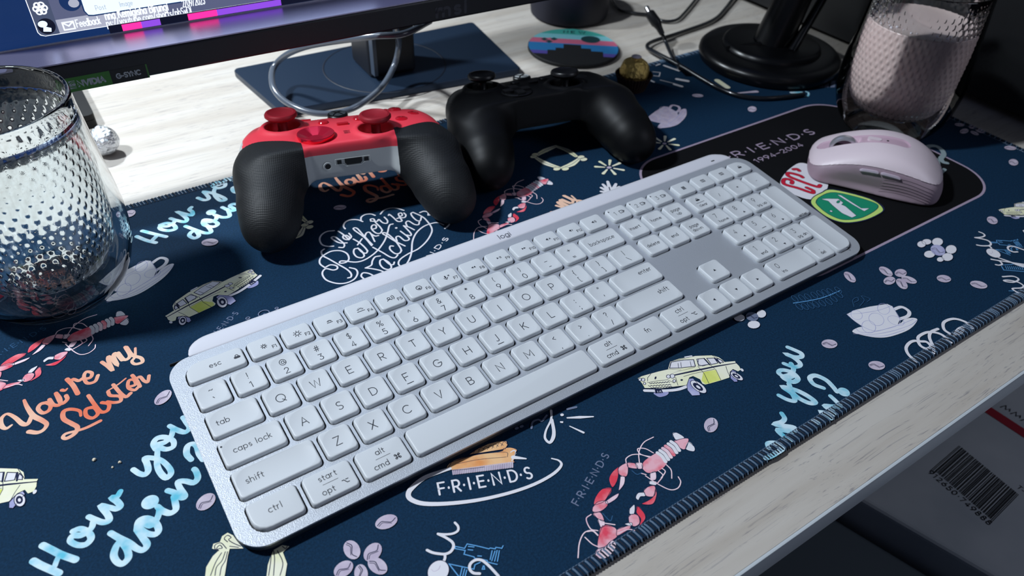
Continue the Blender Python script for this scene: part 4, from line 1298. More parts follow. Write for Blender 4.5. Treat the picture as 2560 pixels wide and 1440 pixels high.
for c_, a_, b_ in (((170, 765), 1.2, .9), ((235, 770), 1.3, 1.0), ((775, 700), 1.4, 1.1), ((860, 692), 1.7, 1.3), ((265, 850), .9, .7), ((900, 795), 1.1, .8)):
    tx.ell(G_(c_)[0], a_, b_, .6, A_WHITE, .36)
tx.ell(G_((1058, 775))[0], .8, .6, 0, A_LINE)
tx.ell(G_((500, 730))[0], 1.2, .5, .6, A_LINE)
tx.fill(G_((1170, 880), (1215, 745), (1300, 740), (1400, 850), (1450, 1100), (1280, 1110), (1180, 990)), A_TYRE, False, .3)
tx.ell(G_((1415, 920))[0], 5.4, 3.0, 1.62, A_WHITE, .35)
tx.ell(G_((1405, 920))[0], 3.4, 1.9, 1.62, A_LINE)
tx.ell(G_((1412, 925))[0], 1.5, .8, 1.62, A_WHITE)
tx.fill(G_((2090, 620), (2140, 560), (2220, 600), (2250, 815), (2180, 815), (2100, 740)), A_TYRE, False, .3)
tx.ell(G_((2232, 692))[0], 4.0, 2.2, 1.75, A_WHITE, .35)
tx.ell(G_((2222, 690))[0], 2.5, 1.4, 1.75, A_LINE)
tx.ell(G_((2225, 692))[0], 1.1, .6, 1.75, A_WHITE)
tx.fill(G_((480, 970), (620, 960), (662, 1050), (500, 1062)), A_LINE)
tx.line(G_((545, 1010), (550, 1040)), .3, A_WHITE, False)
tx.line(G_((585, 1035), (600, 1000), (620, 1035)), .3, A_WHITE, False)
tx.line(G_((1130, 287), (1270, 263)), .9, A_WHITE, False)
tx.ell(G_((2345, 560))[0], 1.2, .8, 1.2, A_WHITE)
tx.draw()
tsrc = G_((240, 985), (2200, 380), (1415, 920), (2225, 690), (1210, 275), (850, 690))
f, k = sim(tsrc, H_((2020, 310), (105, 1140), (1250, 832), (460, 1210), (660, 600), (1350, 520)), True)
tx.draw(f, k)
f, k = sim(G_((2200, 380), (2225, 690), (2345, 560), (1950, 400)), A_((400, 425), (212, 640), (370, 552), (240, 420)))
tx.draw(f, k)
f, k = sim(G_((240, 985), (120, 735), (610, 1130), (500, 725), (1150, 285)), J_((550, 312), (475, 215), (740, 362), (640, 235), (790, 140)))
tx.draw(f, k)

# couch, oval stroke and sparkle lines
co_ = Motif()
co_.fill(M_((560, 452), (640, 400), (720, 362), (800, 342), (872, 340), (880, 372), (860, 405), (700, 430)), A_SOFA, False, .3)
co_.fill(M_((420, 512), (600, 455), (820, 425), (850, 400), (905, 392), (955, 410), (945, 440), (930, 500), (900, 520), (430, 578)), A_SOFA, True, .3)
for k_ in range(7):
    co_.line(M_((600 + k_ * 38, 440 - k_ * 10), (622 + k_ * 38, 405 - k_ * 10), (655 + k_ * 38, 415 - k_ * 8)), .25, A_LINE)
co_.line(M_((470, 525), (650, 490), (870, 470)), .25, A_LINE)
co_.line(M_((460, 500), (640, 450), (860, 430), (880, 470)), .25, A_LINE)
co_.line(M_((905, 430), (935, 415), (945, 440), (915, 500)), .6, A_WHITE)
for k_ in range(34):
    t = k_ / 33
    co_.line(M_((432 + 488 * t, 578 - 66 * t), (436 + 484 * t, 612 - 58 * t)), .75, A_LILAC, False)
co_.line(M_((1240, 482), (1300, 500), (1318, 540), (1250, 610), (1100, 692), (900, 762), (650, 820), (400, 850), (200, 852), (95, 820), (68, 775), (100, 720), (200, 640), (330, 590), (410, 565)), [.7, 1.6, 1.8, 2.4, 2.6, 1.6], A_WHITE)
co_.line(M_((925, 472), (1030, 484)), [2.2, .8], A_WHITE, False)
co_.line(M_((1368, 150), (1470, 145), (1580, 140)), [.9, 1.8, .8], A_WHITE, False)
co_.line(M_((1388, 218), (1500, 270)), [.6, 1.3], A_WHITE, False)
co_.ell(M_((1325, 125))[0], 1.0, .9, 0, A_WHITE)
co_.fill(M_((1308, 178), (1335, 178), (1333, 193), (1310, 190)), A_WHITE)
co_.line(M_((1236, 90), (1235, 165), (1195, 250), (1186, 315), (1222, 352), (1250, 318), (1258, 260), (1242, 165)), [1.3, 1.0, 1.4, 2.0, 1.6], A_WHITE)
co_.line(M_((1075, 235), (1085, 185), (1130, 165), (1160, 175), (1200, 130)), 1.1, A_GREY)
co_.line(M_((1370, 78), (1440, 62)), 1.4, A_GREY, False)
co_.ell(M_((955, 235))[0], 1.2, .8, 0, A_GREY)
co_.ell(M_((995, 220))[0], 1.2, .8, 0, A_GREY)
co_.draw()

# script with skyline
sk = Motif()
for p_ in (((1140, 430), (1290, 462), (1330, 390), (1500, 425), (1680, 470), (1700, 455), (1780, 470), (1790, 445), (1885, 460), (1905, 420)), ((1140, 430), (1135, 465), (1300, 495), (1280, 555), (1440, 598), (1450, 620), (1560, 635), (1650, 655), (1655, 680), (1810, 718)),
           ((1730, 500), (1700, 640)), ((1775, 505), (1725, 660)), ((1810, 495), (1770, 665)), ((1845, 500), (1815, 668)), ((1040, 710), (1345, 775), (1440, 795)), ((1040, 710), (1110, 800), (1180, 890), (1240, 960)),
           ((1250, 770), (1220, 900)), ((1290, 790), (1262, 900)), ((1325, 808), (1300, 900)), ((1440, 790), (1455, 725), (1540, 685)), ((1590, 740), (1570, 795), (1610, 795), (1600, 740)), ((1350, 430), (1440, 440)), ((1345, 482), (1420, 490)), ((1500, 582), (1560, 586))):
    sk.line(I_(*p_), .5, A_BLUE, False)
sk.line(I_((1135, 50), (1185, 110), (1180, 180), (1100, 225), (980, 238), (865, 230)), 1.15, A_WHITE)
sk.line(I_((865, 230), (990, 290), (1090, 360), (1112, 430), (1070, 510), (990, 550), (900, 550), (780, 530), (690, 490)), 1.3, A_WHITE)
sk.line(I_((975, 555), (975, 620), (945, 690)), 1.2, A_WHITE)
sk.ell(I_((870, 825))[0], 5.3, 4.6, .6, A_WHITE, .3)
sk.line(I_((760, 800), (800, 830), (870, 800), (900, 740)), .3, A_LILAC)
sk.line(I_((1530, 865), (1430, 855), (1370, 790), (1385, 705), (1465, 648), (1560, 650), (1650, 715), (1740, 805), (1830, 905)), 1.3, A_WHITE)
sk.draw()
f, k = sim(I_((1135, 50), (865, 230), (690, 490), (870, 820), (1465, 648)), J_((250, 525), (190, 595), (205, 688), (410, 780), (640, 705)))
sk.draw(f, k, {A_BLUE: A_BLUE})
m_ = Motif()
m_.line(J_((430, 830), (600, 890), (720, 935), (840, 968)), [1, 1.6, 3.4], A_WHITE)
m_.line(J_((400, 872), (640, 910), (840, 940)), 1.2, A_WHITE)
m_.line(J_((455, 940), (500, 947), (537, 932), (500, 893), (400, 870)), 1.2, A_WHITE)
m_.line(J_((540, 945), (650, 940), (690, 930)), .5, A_BLUE, False)
m_.line(J_((530, 960), (560, 1010), (830, 1030)), .6, A_BLUE, False)
for k_ in range(10):
    m_.line(J_((580 + 26 * k_, 960 + k_), (600 + 26 * k_, 1000 + k_)), .4, A_BLUE, False)
m_.line(J_((545, 1095), (680, 1090), (750, 1128), (690, 1165), (600, 1160), (560, 1145), (620, 1140), (740, 1165), (812, 1212), (780, 1240), (670, 1250), (745, 1305)), 1.2, A_WHITE)
m_.line(J_((625, 1278), (690, 1278)), .5, A_BLUE, False)
m_.fill(J_((800, 500), (830, 490), (830, 540)), A_WHITE)
m_.draw()

# flourish of the lettering that runs off the front edge
m_ = Motif()
for p_ in (((1095, 745), (1030, 690), (1010, 640), (1040, 600), (1085, 592), (1110, 625), (1150, 645), (1182, 630), (1150, 598), (1100, 592), (1098, 560), (1165, 530), (1250, 545), (1320, 602)), ((1230, 508), (1182, 530), (1172, 570), (1200, 640), (1195, 700)),
           ((1310, 540), (1272, 510), (1272, 462), (1340, 438), (1420, 460), (1470, 502)), ((1345, 552), (1372, 510), (1402, 500), (1395, 530), (1370, 545))):
    m_.line(F_(*p_), 1.9, A_WHITE)
m_.draw()

# ornate frames, daisies, twig
fr = Motif()
fr.fill(N_((195, 1110), (205, 1020), (265, 920), (318, 870), (258, 850), (270, 808), (330, 790), (350, 738), (400, 705), (450, 730), (485, 780), (545, 850), (420, 852), (402, 920), (372, 1110)), A_CREAM)
fr.fill(N_((755, 1110), (768, 1000), (795, 920), (820, 865), (900, 820), (965, 830), (905, 885), (945, 990), (925, 1110)), A_CREAM)
for p_ in (((380, 880), (350, 960), (300, 1020), (285, 1097)), ((345, 890), (290, 980), (245, 1097)), ((400, 880), (380, 960), (345, 1020), (330, 1097)), ((820, 870), (830, 950), (820, 1097)), ((855, 870), (905, 980), (880, 1097)), ((800, 900), (790, 1000), (775, 1097)),
           ((320, 870), (300, 850), (330, 820), (352, 845), (325, 852), (290, 860), (285, 820), (340, 800), (390, 850)), ((400, 790), (370, 760), (400, 730), (432, 750), (410, 770), (450, 800), (520, 830)), ((900, 830), (930, 850), (950, 820)), ((420, 830), (500, 840))):
    fr.line(N_(*p_), .4, A_LINE)
fr.draw()
m_ = Motif()
for p_ in (((320, 520), (540, 400), (760, 310)), ((760, 310), (1000, 400), (1180, 520)), ((1250, 580), (1100, 690), (900, 770)), ((330, 550), (540, 670), (830, 770))):
    m_.line(L_f(*p_), [3.0, 5.2, 3.4], A_CREAM)
    m_.line(L_f(*p_), .4, A_LINE)
for c_ in ((290, 530), (320, 490), (780, 790), (960, 790), (1290, 540), (1350, 590)):
    m_.ell(L_f(c_)[0], 3.2, 2.4, 0, A_CREAM, .4)
for p_ in (((-30, 200), (60, 250), (160, 330)), ((-30, 560), (60, 510), (120, 400))):
    m_.line(D_(*p_), [3, 4.5, 2.5], A_CREAM)
    m_.line(D_(*p_), .4, A_LINE)
for c_ in ((200, 330), (200, 400), (130, 370)):
    m_.ell(D_(c_)[0], 2.8, 2.2, 0, A_CREAM, .4)
m_.draw()
m_ = Motif()
for e_ in ((1600, 745), (1690, 640), (1905, 610), (2110, 670), (2185, 815), (2010, 900), (1760, 890)):
    c_ = np.array((1885, 762.0))
    v_ = np.array(e_, float)
    m_.line(L_f(tuple(c_ + (v_ - c_) * .35), tuple(v_)), [1.4, 2.6], A_CREAM, False)
m_.ell(L_f((1885, 762))[0], 2.0, 1.6, 0, A_LILAC)
for e_ in ((90, 1140), (120, 1105), (200, 1095), (275, 1115), (305, 1165), (240, 1200), (155, 1195)):
    c_ = np.array((195, 1152.0))
    v_ = np.array(e_, float)
    m_.line(Q_(tuple(c_ + (v_ - c_) * .35), tuple(v_)), [1.4, 2.6], A_CREAM, False)
m_.ell(Q_((195, 1152))[0], 1.8, 1.5, 0, A_LILAC)
for e_ in ((1715, 1270), (1715, 1190), (1755, 1120), (1855, 1058), (2030, 1110), (2100, 1172)):
    m_.line(L_f((1930, 1300), e_), [4.2, 2.2], A_WHITE, False)
m_.line(L_f((1885, 1180), (1900, 1230), (1915, 1280)), .8, A_LINE)
m_.line(F_((230, 330), (330, 315), (440, 290), (550, 245)), .6, A_BLUE)
for x_, y_ in ((240, 300), (290, 295), (330, 287), (375, 275), (415, 265), (450, 258), (485, 250), (540, 240), (270, 355), (310, 355), (350, 345), (385, 338), (430, 330), (475, 320), (510, 300), (548, 272)):
    m_.ell(F_((x_, y_))[0], 3.0, 1.5, 1.3, A_DIM, .45, False)
m_.line(F_((650, 355), (640, 310), (670, 290), (680, 310), (650, 325)), .4, A_DIM)
m_.line(F_((690, 350), (720, 310), (700, 280), (760, 300), (740, 320)), .4, A_DIM)
m_.draw(remap={A_BLUE: A_DIM} if False else None)
m_ = Motif()
for p_, w_ in ((((700, 640), (840, 690)), 2.6), (((825, 772), (925, 790)), 4.0), (((800, 822), (868, 842)), 3.4), (((590, 700), (660, 708), (650, 745), (590, 738)), .8), (((560, 780), (600, 800)), 2.0), (((20, 870), (90, 858), (140, 905), (130, 925)), 2.2),
               (((165, 930), (210, 940)), 2.4), (((270, 990), (340, 1030)), 1.6), (((620, 640), (660, 625)), 1.2), (((660, 780), (800, 815)), .8)):
    m_.line(R3(*p_), w_, A_WHITE, False)
m_.line(R3((1215, 785), (1310, 850)), 6, A_CREAM, False)
m_.line(R3((1400, 908), (1595, 892)), [1.4, 4], A_LILAC, False)
m_.line(R3((1930, 902), (2030, 900)), 3, A_CYAN, False)
m_.line(R3((2035, 940), (2090, 935), (2098, 905), (2075, 893)), 1.8, A_CYAN)
m_.draw()


# coffee beans and bean flowers
CRUMB = mat('pale_crumb', (226, 214, 190), .7)
for i_, (x_, y_, r_) in enumerate(((236, 1151, 1.0), (300, 1157, .85), (282, 1169, .6))):
    cm_ = MB()
    rc_ = random.Random(i_)
    cm_.lathe([(.01, .0), (r_ * .8, r_ * .15), (r_, r_ * .6), (r_ * .6, r_ * 1.1), (.01, r_ * 1.2)], 7, (0, 0, 0), 0, lambda r, z, a: r * rc_.uniform(.7, 1.15))
    o = cm_.build('crumb', CRUMB, smooth=False)
    p_ = at(x_, y_)
    o.location = (p_[0] * MM, p_[1] * MM, .0001)
    tag(o, 'tiny pale crumb lying on the plain navy mat left of the keyboard', 'crumb', 'crumbs on the desk mat')

def bean(cx, cy, a, b, rot, m=A_LILAC):
    """ellipse given in photo pixels, laid on the mat with its crease"""
    r = math.radians(rot)
    pt = lambda u, v: at2(cx + u * math.cos(r) - v * math.sin(r), cy + u * math.sin(r) + v * math.cos(r))
    mo = Motif()
    mo.fill([pt(a * math.cos(t), b * math.sin(t)) for t in np.linspace(0, 2 * math.pi, 21)[:-1]], m)
    mo.line([pt(-a * .85, b * .12), pt(-a * .4, -b * .25), pt(0, 0), pt(a * .4, b * .25), pt(a * .85, -b * .1)], .4, A_LINE)
    mo.line([pt(-a * .75, b * .3), pt(-a * .35, -b * .02), pt(a * .02, b * .2), pt(a * .4, b * .45)], .3, A_LINE)
    mo.draw()


for v_ in ((1777, 1064, 19, 17, -60), (2124, 694, 18, 9, 40), (2359, 698, 18, 9, 8), (2446, 713, 22, 9, 12), (2073, 861, 20, 11, 5), (2191, 915, 21, 11, 8), (2480, 552, 14, 9, 20), (2525, 371, 15, 5, 5), (2533, 407, 12, 8, 10),
           (515, 1256, 28, 17, -38), (966, 1306, 29, 17, -20), (408, 995, 26, 13, -38), (326, 535, 14, 8, -20), (525, 607, 21, 9, -5), (1744, 240, 14, 4, 3), (1880, 274, 11, 7, 0), (850, 520, 16, 6, -5), (1584, 386, 11, 8, 0),
           (880, 1376, 25, 20, 60), (932, 1382, 27, 19, -48), (944, 1416, 27, 19, 35), (903, 1436, 24, 17, 85), (859, 1424, 27, 18, -35),
           (2214, 680, 19, 9, 30), (2251, 684, 15, 10, 0), (2272, 701, 20, 8, 18), (2254, 711, 17, 10, 40), (2223, 703, 15, 10, -10), (2398, 313, 12, 4, 5), (2431, 318, 10, 5, 0), (2450, 328, 12, 5, 15), (2436, 334, 11, 4, 20), (2410, 329, 11, 6, -10)):
    bean(*v_)
m_ = Motif()
for (cx_, cy_, a_, b_) in ((2303, 612, 11, 8), (2316, 606, 12, 7), (2343, 606, 14, 10), (2377, 625, 14, 11), (2368, 644, 14, 10), (2350, 650, 9, 6), (2323, 637, 14, 9), (1884, 813, 16, 10), (1903, 786, 12, 10), (1848, 796, 14, 9)):
    m_.fill([at2(cx_ + a_ * math.cos(t), cy_ + b_ * math.sin(t)) for t in np.linspace(0, 2 * math.pi, 17)[:-1]], A_WHITE, False, .25)
m_.draw()
bean(2344, 627, 19, 13, 20, A_TYRE)
bean(1880, 793, 16, 11, 10, A_GREY)

# cafe logo on the pad
lg = Motif()
lg.fill(P_((55, 770), (90, 680), (190, 570), (340, 490), (520, 560), (720, 800), (520, 990), (270, 940), (100, 830)), A_WHITE, True)
for p_ in (((215, 775), (222, 745), (170, 718), (108, 722), (115, 785), (300, 840), (490, 905), (515, 885), (500, 868), (425, 835)), ((365, 690), (330, 668), (235, 640), (165, 632), (170, 672), (300, 730), (560, 820), (610, 800)), ((320, 600), (290, 578), (240, 580))):
    lg.line(P_(*p_), 3.6, A_LINE)
    lg.line(P_(*p_), 2.9, A_REDL)
lg.fill(P_((475, 1060), (500, 970), (620, 900), (780, 850), (1300, 980), (1500, 1120), (1400, 1220), (1200, 1300), (960, 1330), (760, 1280), (590, 1180)), A_LINE, True)
lg.fill(P_((490, 1055), (512, 975), (630, 910), (790, 865), (1290, 990), (1475, 1125), (1390, 1210), (1200, 1285), (960, 1315), (760, 1265), (600, 1165)), A_LIME, True)
lg.fill(P_((548, 1045), (600, 965), (820, 900), (1300, 1020), (1410, 1110), (1200, 1245), (960, 1280), (800, 1240), (650, 1150)), A_GREEN, True, .5)
lg.fill(P_((618, 992), (700, 985), (860, 988), (930, 1045), (905, 1068), (960, 1092), (1112, 1222), (1050, 1250), (935, 1200), (900, 1180), (780, 1080), (720, 1020)), A_WHITE, False, .4)
lg.ell(P_((860, 1030))[0], 2.4, 1.0, .3, A_GREEN, .3)
lg.fill(P_((840, 930), (900, 940), (1180, 1120), (1290, 1120), (1220, 1162), (1060, 1070)), A_WHITE, False, .4)
lg.ell(P_((760, 1160))[0], 1.1, 1.1, 0, A_WHITE, .4)
lg.fill(P_((1900, 300), (1980, 285), (2090, 330), (2220, 420), (2272, 500), (2240, 610), (2100, 560), (1900, 400)), A_TEAL, True)
lg.line(P_((2060, 300), (2120, 258), (2220, 262), (2300, 320), (2318, 380), (2280, 430), (2310, 478), (2360, 492)), 4.2, A_TEAL)
lg.line(P_((2330, 580), (2250, 655)), 3.4, A_TEAL, False)
lg.draw()
m_ = Motif()
m_.fill(X_((-20, 725), (14, 732), (16, 748), (-20, 775)), A_REDL)
m_.line(X_((-20, 722), (18, 733), (14, 757), (-20, 782)), 1.6, A_GREY, False)
for (cx_, cy_, r_) in ((660, 785, 14), (620, 797, 5), (692, 772, 4)):
    m_.ell(at2(cx_, cy_), r_ * .23, r_ * .2, 0, A_GREY, .6, False)
    m_.ell(at2(cx_ + 1, cy_ + 2), .8, .6, 0, A_GREY)
m_.draw()

# cloth: slab with the printed top in one mesh
cl = MB()
ol = rounded(MX0, MX1, MY0, MY1, 6, 6)
cl.prism(ol, DZ, 0, 0)
for i, f_ in enumerate(art.f):
    pass
base_n = len(cl.v)
cl.v += art.v
cl.f += [tuple(base_n + i for i in f_) for f_ in art.f]
cl.m += art.m
o = cl.build('mat_cloth', ART, smooth=False)
local(o, dm)
# overlocked edge
ed = MB()
rng = random.Random(3)


def stitch_run(p0, p1, inward, pitch=1.75):
    p0, p1 = np.array(p0, float), np.array(p1, float)
    n = int(np.linalg.norm(p1 - p0) / pitch)
    u = (p1 - p0) / n
    inn = np.array(inward, float)
    for i in range(n):
        c = p0 + u * i
        a = c + inn * 5.2
        b_ = c + u * .55 - inn * .55
        prof_ = [(a, .12), (a - inn * 1.2 + u * .1, .55), (c + inn * 1.6 + u * .3, .6), (c + inn * .1 + u * .5, .15), (b_, -1.2), (b_ + inn * .3, -2.6)]
        ed.tube([(q[0], q[1], z) for q, z in prof_], .44, 5, i % 2 if rng.random() < .93 else 0)
    ln = [(p0 + inn * 5.6 + u * k, .2) for k in range(0, n + 1)]
    for k in range(0, len(ln) - 1, 1):
        a, b_ = ln[k][0], ln[k + 1][0]
        q = a + (b_ - a) * .7
        ed.tube([(a[0], a[1], .2), (q[0], q[1], .2)], .28, 4, 0)


stitch_run((MX0 + 6, MY0), (MX1 - 6, MY0), (0, 1))
stitch_run((MX1, MY0 + 6), (MX1, MY1 - 6), (-1, 0), 2.4)
stitch_run((MX1 - 6, MY1), (MX0 + 6, MY1), (0, -1), 2.4)
stitch_run((MX0, MY1 - 6), (MX0, MY0 + 6), (1, 0), 2.4)
local(ed.build('stitched_edge', [THREAD, THREAD2]), dm)['label'] = 'overlock stitching in light and dark blue thread'
# digits and lettering on the carton
lab, bl, dr, nr, r0 = CARTON_LABEL
d_ = (bl[2] - bl[3])
p0_ = complex(*(bl[3] + (bl[3] - bl[0]) * .16))
p1_ = complex(*(bl[2] + (bl[2] - bl[1]) * .16))
st_, tw_ = text_strokes('912650·749888', 1.0, .3)
uu = (p1_ - p0_) / abs(p1_ - p0_)
for q in st_:
    qq = [p0_ + uu * complex(x * abs(p1_ - p0_) / tw_, y * 4.6) for x, y in q]
    ribbon(lab, [(c.real, c.imag) for c in qq], .7, bz + .35, 0)
q0 = complex(*(bl[1] + (bl[1] - bl[2]) * .12 + (bl[1] - bl[0]) * -.08))
st_, tw_ = text_strokes('T-4000', 4.0, .2)
for q in st_:
    ribbon(lab, [((q0 + uu * complex(x, y)).real, (q0 + uu * complex(x, y)).imag) for x, y in q], .5, bz + .35, 0)
c0 = complex(*(r0 + dr * 2 + nr * 12))
ud = complex(*dr)
for k_ in range(4):
    ribbon(lab, [((c0 + ud * complex(k_ * 9 + x, y)).real, (c0 + ud * complex(k_ * 9 + x, y)).imag) for x, y in ((0, 0), (2, 6), (4, 1), (6, 5), (7, 2))], 1.0, bz + .35, 0)
local(lab.build('shipping_label', [INK, REDINK], smooth=False), carton)['label'] = 'black barcode with digits and a red band'
# ---------------------------------------------------------------- implicit surfaces (numpy surface nets) for moulded bodies


def nets(fn, lo, hi, h):
    ax = [np.arange(lo[i], hi[i] + h, h) for i in range(3)]
    X, Y, Z = np.meshgrid(*ax, indexing='ij')
    V = fn(X, Y, Z)
    S = V < 0
    nx_, ny_, nz_ = V.shape
    c = [(i, j, k) for i in (0, 1) for j in (0, 1) for k in (0, 1)]
    cnt = sum(S[i:nx_ - 1 + i, j:ny_ - 1 + j, k:nz_ - 1 + k].astype(int) for i, j, k in c)
    act = (cnt > 0) & (cnt < 8)
    idx = -np.ones(act.shape, int)
    ii = np.argwhere(act)
    idx[act] = np.arange(len(ii))
    P = np.zeros((len(ii), 3))
    N = np.zeros(len(ii))
    for a in c:
        for d in range(3):
            if a[d] == 0:
                b = list(a)
                b[d] = 1
                va = V[ii[:, 0] + a[0], ii[:, 1] + a[1], ii[:, 2] + a[2]]
                vb = V[ii[:, 0] + b[0], ii[:, 1] + b[1], ii[:, 2] + b[2]]
                m = (va < 0) != (vb < 0)
                t = np.where(m, va / np.where(m, va - vb, 1), 0)
                p = np.array(a, float)[None, :] + np.zeros((len(ii), 3))
                p[:, d] += t
                P += p * m[:, None]
                N += m
    P = (ii + P / N[:, None]) * h + np.array(lo)[None, :]
    F = []
    for d in range(3):
        e1, e2 = (d + 1) % 3, (d + 2) % 3
        sl0 = [slice(None)] * 3
        sl1 = [slice(None)] * 3
        sl0[d] = slice(0, -1)
        sl1[d] = slice(1, None)
        ch = S[tuple(sl0)] != S[tuple(sl1)]
        q = np.argwhere(ch)
        q = q[(q[:, e1] > 0) & (q[:, e2] > 0) & (q[:, e1] < V.shape[e1] - 1) & (q[:, e2] < V.shape[e2] - 1)]
        inside = S[q[:, 0], q[:, 1], q[:, 2]]

        def g(o1, o2):
            r = q.copy()
            r[:, e1] -= o1
            r[:, e2] -= o2
            return idx[r[:, 0], r[:, 1], r[:, 2]]
        f = np.stack([g(1, 1), g(0, 1), g(0, 0), g(1, 0)], 1)
        f[~inside] = f[~inside][:, ::-1]
        F.append(f)
    F = np.concatenate(F)
    return P, F[(F >= 0).all(1)]


def relax(P, F, it=2):
    for _ in range(it):
        A = np.zeros_like(P)
        n = np.zeros(len(P))
        for k in range(4):
            np.add.at(A, F[:, k], P[F[:, (k + 1) % 4]] + P[F[:, (k + 3) % 4]])
            np.add.at(n, F[:, k], 2)
        P = P * .4 + A / n[:, None] * .6
    return P


def split(P, F, g):
    """faces with g<0 / g>=0, boundary vertices pulled onto g=0.  returns [(P,F_neg),(P,F_pos)]"""
    c = P[F].mean(1)
    s = g(c[:, 0], c[:, 1], c[:, 2]) < 0
    touch = np.zeros(len(P), int)
    np.bitwise_or.at(touch, F[s].ravel(), 1)
    np.bitwise_or.at(touch, F[~s].ravel(), 2)
    b = touch == 3
    for _ in range(3):
        p = P[b]
        v = g(p[:, 0], p[:, 1], p[:, 2])
        e = .05
        G = np.stack([(g(p[:, 0] + (e if d == 0 else 0), p[:, 1] + (e if d == 1 else 0), p[:, 2] + (e if d == 2 else 0)) - v) / e for d in range(3)], 1)
        P[b] = p - G * np.clip(v / ((G ** 2).sum(1) + 1e-6), -1.5, 1.5)[:, None]
    return F[s], F[~s]


def mesh_from(name, P, F, mats, parent, off=0.0, smooth=True):
    u, inv = np.unique(F, return_inverse=True)
    me = bpy.data.meshes.new(name)
    me.from_pydata((P[u] * MM).tolist(), [], inv.reshape(F.shape).tolist())
    o = link(name, me, mats, parent, smooth)
    return o


def smin(a, b, k):
    h = np.clip(.5 + .5 * (b - a) / k, 0, 1)
    return b + (a - b) * h - k * h * (1 - h)


def smax(a, b, k):
    return -smin(-a, -b, k)


def sd_cap(X, Y, Z, a, b, ra, rb):
    a, b = np.array(a, float), np.array(b, float)
    d = b - a
    t = np.clip(((X - a[0]) * d[0] + (Y - a[1]) * d[1] + (Z - a[2]) * d[2]) / (d @ d), 0, 1)
    return np.sqrt((X - a[0] - t * d[0]) ** 2 + (Y - a[1] - t * d[1]) ** 2 + (Z - a[2] - t * d[2]) ** 2) - (ra + (rb - ra) * t)


def sd_ell(X, Y, Z, c, r):
    k0 = np.sqrt(((X - c[0]) / r[0]) ** 2 + ((Y - c[1]) / r[1]) ** 2 + ((Z - c[2]) / r[2]) ** 2)
    k1 = np.sqrt(((X - c[0]) / r[0] ** 2) ** 2 + ((Y - c[1]) / r[1] ** 2) ** 2 + ((Z - c[2]) / r[2] ** 2) ** 2)
    return k0 * (k0 - 1) / (k1 + 1e-9)


# ---------------------------------------------------------------- game controllers
STX = ((-39, 19), (20, -4))


def controller_sdf(X, Y, Z):
    ax = np.abs(X)
    # middle slab: front edge at y=-18, rear at y=40
    top = 1.5 - .0011 * X ** 2 - .004 * np.maximum(0, Y - 12) ** 2
    d = smax(Z - top, -(Z + 23 + .17 * (Y + 20)), 4)
    d = smax(d, -(Y + 20.5), 3)
    d = smax(d, Y - (37 + .0022 * np.minimum(ax, 34) ** 2), 9)
    d = smax(d, ax - 60, 10)
    # shoulders and grips
    g1 = sd_cap(ax, Y, Z, (47, 16, -15.5), (53, -12, -21), 23.0, 21.5)
    g2 = sd_cap(ax, Y, Z, (53.0, -8, -20), (58.0, -40, -35), 22.5, 18.0)
    g3 = sd_cap(ax, Y, Z, (57.5, -33, -32), (60, -45, -39.4), 18.5, 15.0)
    g = smin(smin(g1, g2, 7), g3, 8)
    g = smax(g, Z - (top + .4 - .012 * np.maximum(0, -Y) ** 1.25), 7)
    d = smin(d, g, 9)
    # cut the middle clear between the grips
    cut = smax(Y + 20.5, ax - 27 + .0 * Y, 2)
    d = smax(d, -cut, 2.5)
    # stick wells
    for (sx, sy) in STX:
        r = np.sqrt((X - sx) ** 2 + (Y - sy) ** 2)
        rim = np.sqrt((r - 13.2) ** 2 + (Z - 1.3) ** 2) - 1.8
        d = smin(d, rim, 3.2)
        d = np.maximum(d, -np.maximum(r - 11.6, -(Z + 8)))
    r = np.sqrt((X + 20) ** 2 + (Y + 4) ** 2)
    d = smax(d, -sd_ell(X, Y, Z, (-20, -4, 8), (19, 19, 9.6)), 1.5)
    return d


CTLMESH = None


